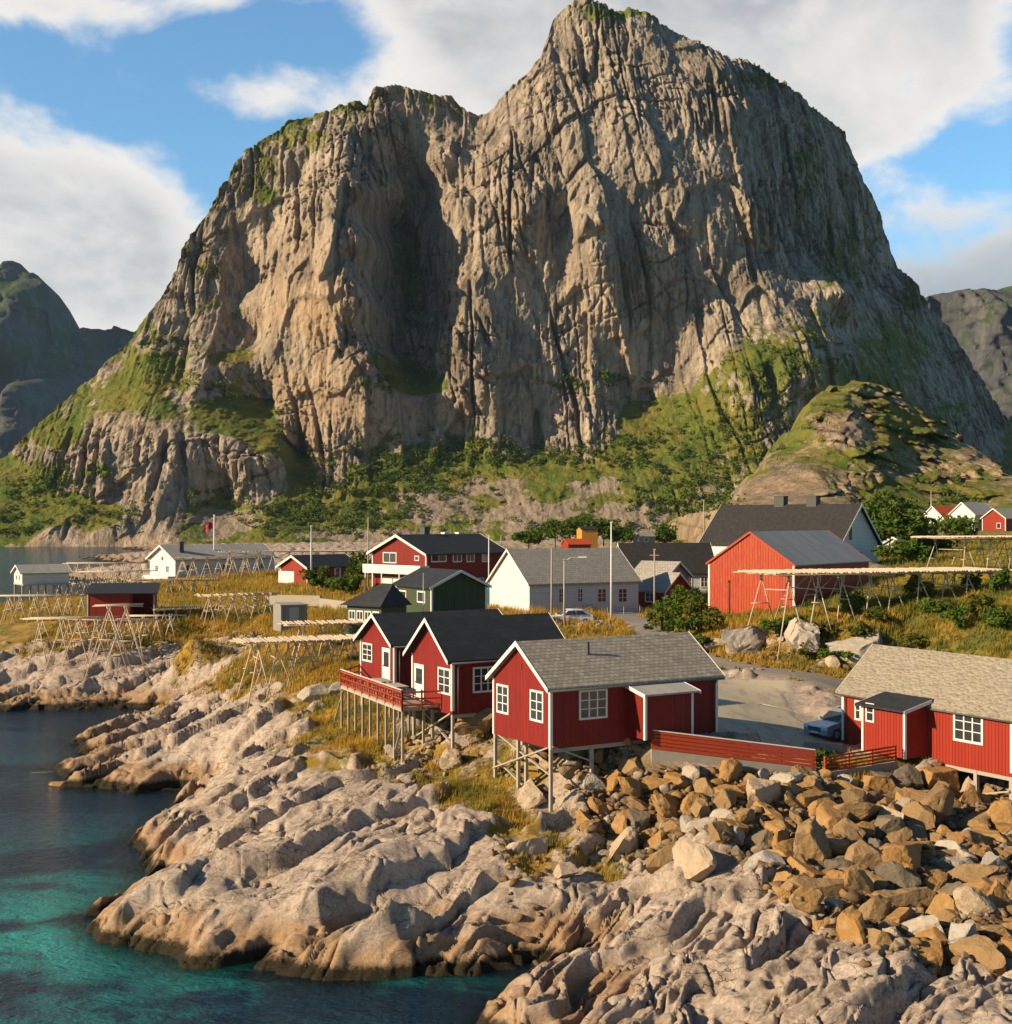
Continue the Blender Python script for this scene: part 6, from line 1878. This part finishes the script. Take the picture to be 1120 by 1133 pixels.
x, y, z = P(985, 604, 188); tree('large bright green tree behind the drying rack, right of the big white house', x, y, 10.5, 4.9, 'leaf', 4200, .38, 3, z=11.2)
for i, (a, b, Y, h, cr, lab) in enumerate([(950, 618, 196, 7.0, 3.0, 'smaller green tree left of the large bright tree, against the white house'), (1028, 622, 192, 5.5, 3.4, 'dark green tree between the cream shed and the far houses'), (1058, 600, 215, 5.5, 3.2, 'dark green tree in front of the far red-roofed house'), (1000, 640, 165, 3.4, 3.0, 'low dark tree under the cream shed'),
                                       (399, 640, 178, 5.0, 1.9, 'dark tree left of the two-storey red house'), (384, 652, 165, 2.6, 1.9, 'low green tree beside the small red shed'), (468, 606, 185, 5.2, 3.0, 'dark round tree behind the roof of the two-storey red house'), (640, 596, 262, 5.5, 4.0, 'green tree left of the yellow-ochre cabin'), (668, 600, 262, 5.5, 3.5, 'green tree right of the yellow-ochre cabin'), (615, 604, 265, 6.5, 4.4, 'green tree above the slate roof of the white house'), (585, 604, 270, 4.5, 3.5, 'low tree on the slope above the slate roof'), (690, 602, 275, 4.5, 3.5, 'low tree left of the tiny pale green hut'), (735, 604, 268, 5.0, 3.4, 'green tree right of the tiny pale green hut')]):
    x, y, _ = P(a, b, Y)
    tree(lab, x, y, h, cr, 'leaf', 1500, .34, 40 + i, z=P(a, b, Y)[2] - .6 if Y > 185 and a > 560 else None)
bl = [(752, 700, 104, 1.5, 1.2, 'leaf', 'rounded green bush at the road edge in front of the red barn'), (740, 690, 116, 1.6, 1.3, 'leaf', 'green bush left of the barn bushes, beside the road'), (772, 690, 111, 1.7, 1.5, 'leaf_olive', 'olive bush against the left corner of the red barn'), (758, 676, 124, 1.9, 1.7, 'leaf', 'tall green bush behind the others at the barn'), (782, 705, 104, 1.5, 1.1, 'leaf_olive', 'olive bush below the barn corner'), (770, 714, 99, 1.2, .8, 'leaf', 'low bush at the foot of the barn bank'), (728, 697, 111, 1.0, .8, 'leaf_olive', 'small olive bush at the road bend'),
      (913, 846, 64.8, .62, .68, 'leaf', 'leafy green bush growing between the two red fences'),
      (370, 640, 172, 2.2, 1.2, 'leaf', 'green bush beside the window of the small red shed'), (352, 646, 174, 2.4, 1.6, 'leaf', 'green bush at the front corner of the small red shed'), (430, 651, 150, 1.6, .9, 'leaf_olive', 'olive bush below the white balcony')]
bank = [(915, 676, 96), (940, 668, 98), (985, 700, 92), (1010, 690, 93), (1035, 678, 96), (1060, 690, 92), (1085, 680, 93), (1040, 705, 89), (1090, 712, 86), (1015, 660, 100), (1075, 655, 103), (1110, 690, 90), (970, 680, 96), (1110, 660, 99), (1060, 718, 86), (895, 700, 94), (925, 700, 93), (1000, 722, 87), (1115, 735, 83), (860, 692, 97), (878, 690, 97), (955, 695, 94)]
bw_ = ['first', 'second', 'third']
refs = ['under the long drying rack', 'on the bank above the mossy roof', 'at the right edge of the bank']
for i, (a, b, Y) in enumerate(bank):
    ref = refs[0] if b < 702 and a < 1000 else (refs[2] if a > 1070 else refs[1])
    kind_ = 'leaf' if i % 3 else 'leaf_olive'
    bl.append((a, b, Y, 1.0 + .4 * ((i * 7) % 5) / 4, .6 + .4 * ((i * 3) % 4) / 3, kind_, None))
seen = {}
for i, (a, b, Y, rx, rz, mt_, lab) in enumerate(bl):
    x, y, _ = P(a, b, Y)
    if lab is None:
        lab = ('green' if mt_ == 'leaf' else 'olive') + ' low bush ' + (refs[0] if b < 702 and a < 1000 else (refs[2] if a > 1070 else refs[1]))
        grp = 'bushes on the road bank'
    else: grp = None
    bush(lab, x, y, rx, rz, mt_, 900 if rx > 1 else 520, .15 * Y / 95, group=grp, seed=200 + i)

# thickets on the mountain slopes: read as one mass
def thicket(name, surf, lst, n_, rmin, rmax, leaf, seed, nl=26, mt='leaf_far', zmax=1e9, keep=None):
    r_ = np.random.default_rng(seed)
    Xg, Yg, Zg = surf
    V = []; Fq = []; off = 0; tot = 0
    tv = np.array([k for *_, k in lst]); tv = tv / tv.sum()
    px_ = CX + Xg / Yg * F0; py_ = HY - (Zg - CAMH) / Yg * F0
    while tot < n_:
        b = lst[r_.choice(len(lst), p=tv)]
        a, c = r_.normal(b[0], b[2] * .6), r_.normal(b[1], b[3] * .6)
        if perlin(np.array([a / 17]), np.array([c / 9]), seed)[0] + .45 * perlin(np.array([a / 6]), np.array([c / 4]), seed + 2)[0] < r_.uniform(-.25, .35): continue
        j = np.argmin(np.abs(px_[len(px_) // 3] - a)); i = np.argmin(np.abs(py_[:, j] - c) + .3 * np.arange(len(py_)) / len(py_))
        x, y, z = Xg[i, j], Yg[i, j], Zg[i, j]
        r = r_.uniform(rmin, rmax)
        d = r_.normal(size=(nl, 3)); d /= np.linalg.norm(d, axis=1)[:, None]; d *= r_.uniform(.5, 1, nl)[:, None] * np.array([r, r, r * .8])
        v, f = leaf_quads(d + np.array([x, y - r * .3, z + r * .35]), None, leaf * r_.uniform(.6, 1.3, nl), r_)
        V.append(v); Fq.append(f + off); off += len(v); tot += 1
    tag(link(name, np_mesh(name, np.concatenate(V), np.concatenate(Fq)), M[mt]), kind='stuff')


thicket('hillside_bushes', MSURF, [(430, 535, 80, 35, 3.2), (520, 497, 60, 14, 1.3), (470, 510, 40, 25, 1.0), (340, 570, 50, 18, 1.2), (600, 505, 70, 12, .9), (680, 500, 40, 18, .7), (760, 500, 60, 40, 1.6), (820, 470, 40, 30, .8), (860, 420, 50, 40, .9), (900, 390, 40, 30, .5), (425, 425, 30, 10, .35), (310, 470, 20, 30, .3), (240, 430, 40, 14, .35), (150, 390, 40, 30, .3), (720, 560, 40, 22, 1.0), (780, 550, 40, 25, 1.0), (660, 420, 40, 8, .5), (400, 575, 60, 14, .8), (50, 540, 60, 25, 1.0), (130, 570, 40, 10, .5), (260, 545, 40, 12, .4), (640, 585, 50, 9, .6), (20, 580, 40, 12, .5)], 2000, 1.5, 3.6, .95, 7)
thicket('hill_bushes', HSURF, [(985, 570, 40, 16, 1.0), (900, 500, 60, 40, .5), (1040, 545, 50, 25, .8), (1080, 575, 40, 10, .8), (940, 560, 40, 16, .6), (860, 560, 40, 20, .4), (870, 490, 30, 25, .8), (920, 440, 40, 14, .6), (840, 530, 25, 14, .5)], 300, .6, 1.8, .42, 9, 40)
# ------------------------------------------------------------------ air
hz = MB(); hz.box(-5200, -60, -9, 5200, 5200, 1250)
hm = bpy.data.materials.new('haze'); hm.use_nodes = True
t = NT(hm.node_tree)
pv = t.n('ShaderNodeVolumePrincipled', {'Color': (0.50, 0.70, 1.0, 1), 'Density': 0.000025, 'Anisotropy': 0.2})
t.n('ShaderNodeOutputMaterial', {'Volume': pv.outputs[0]})
tag(hz.build('haze', hm), kind='stuff')
SC.cycles.volume_max_steps = 64
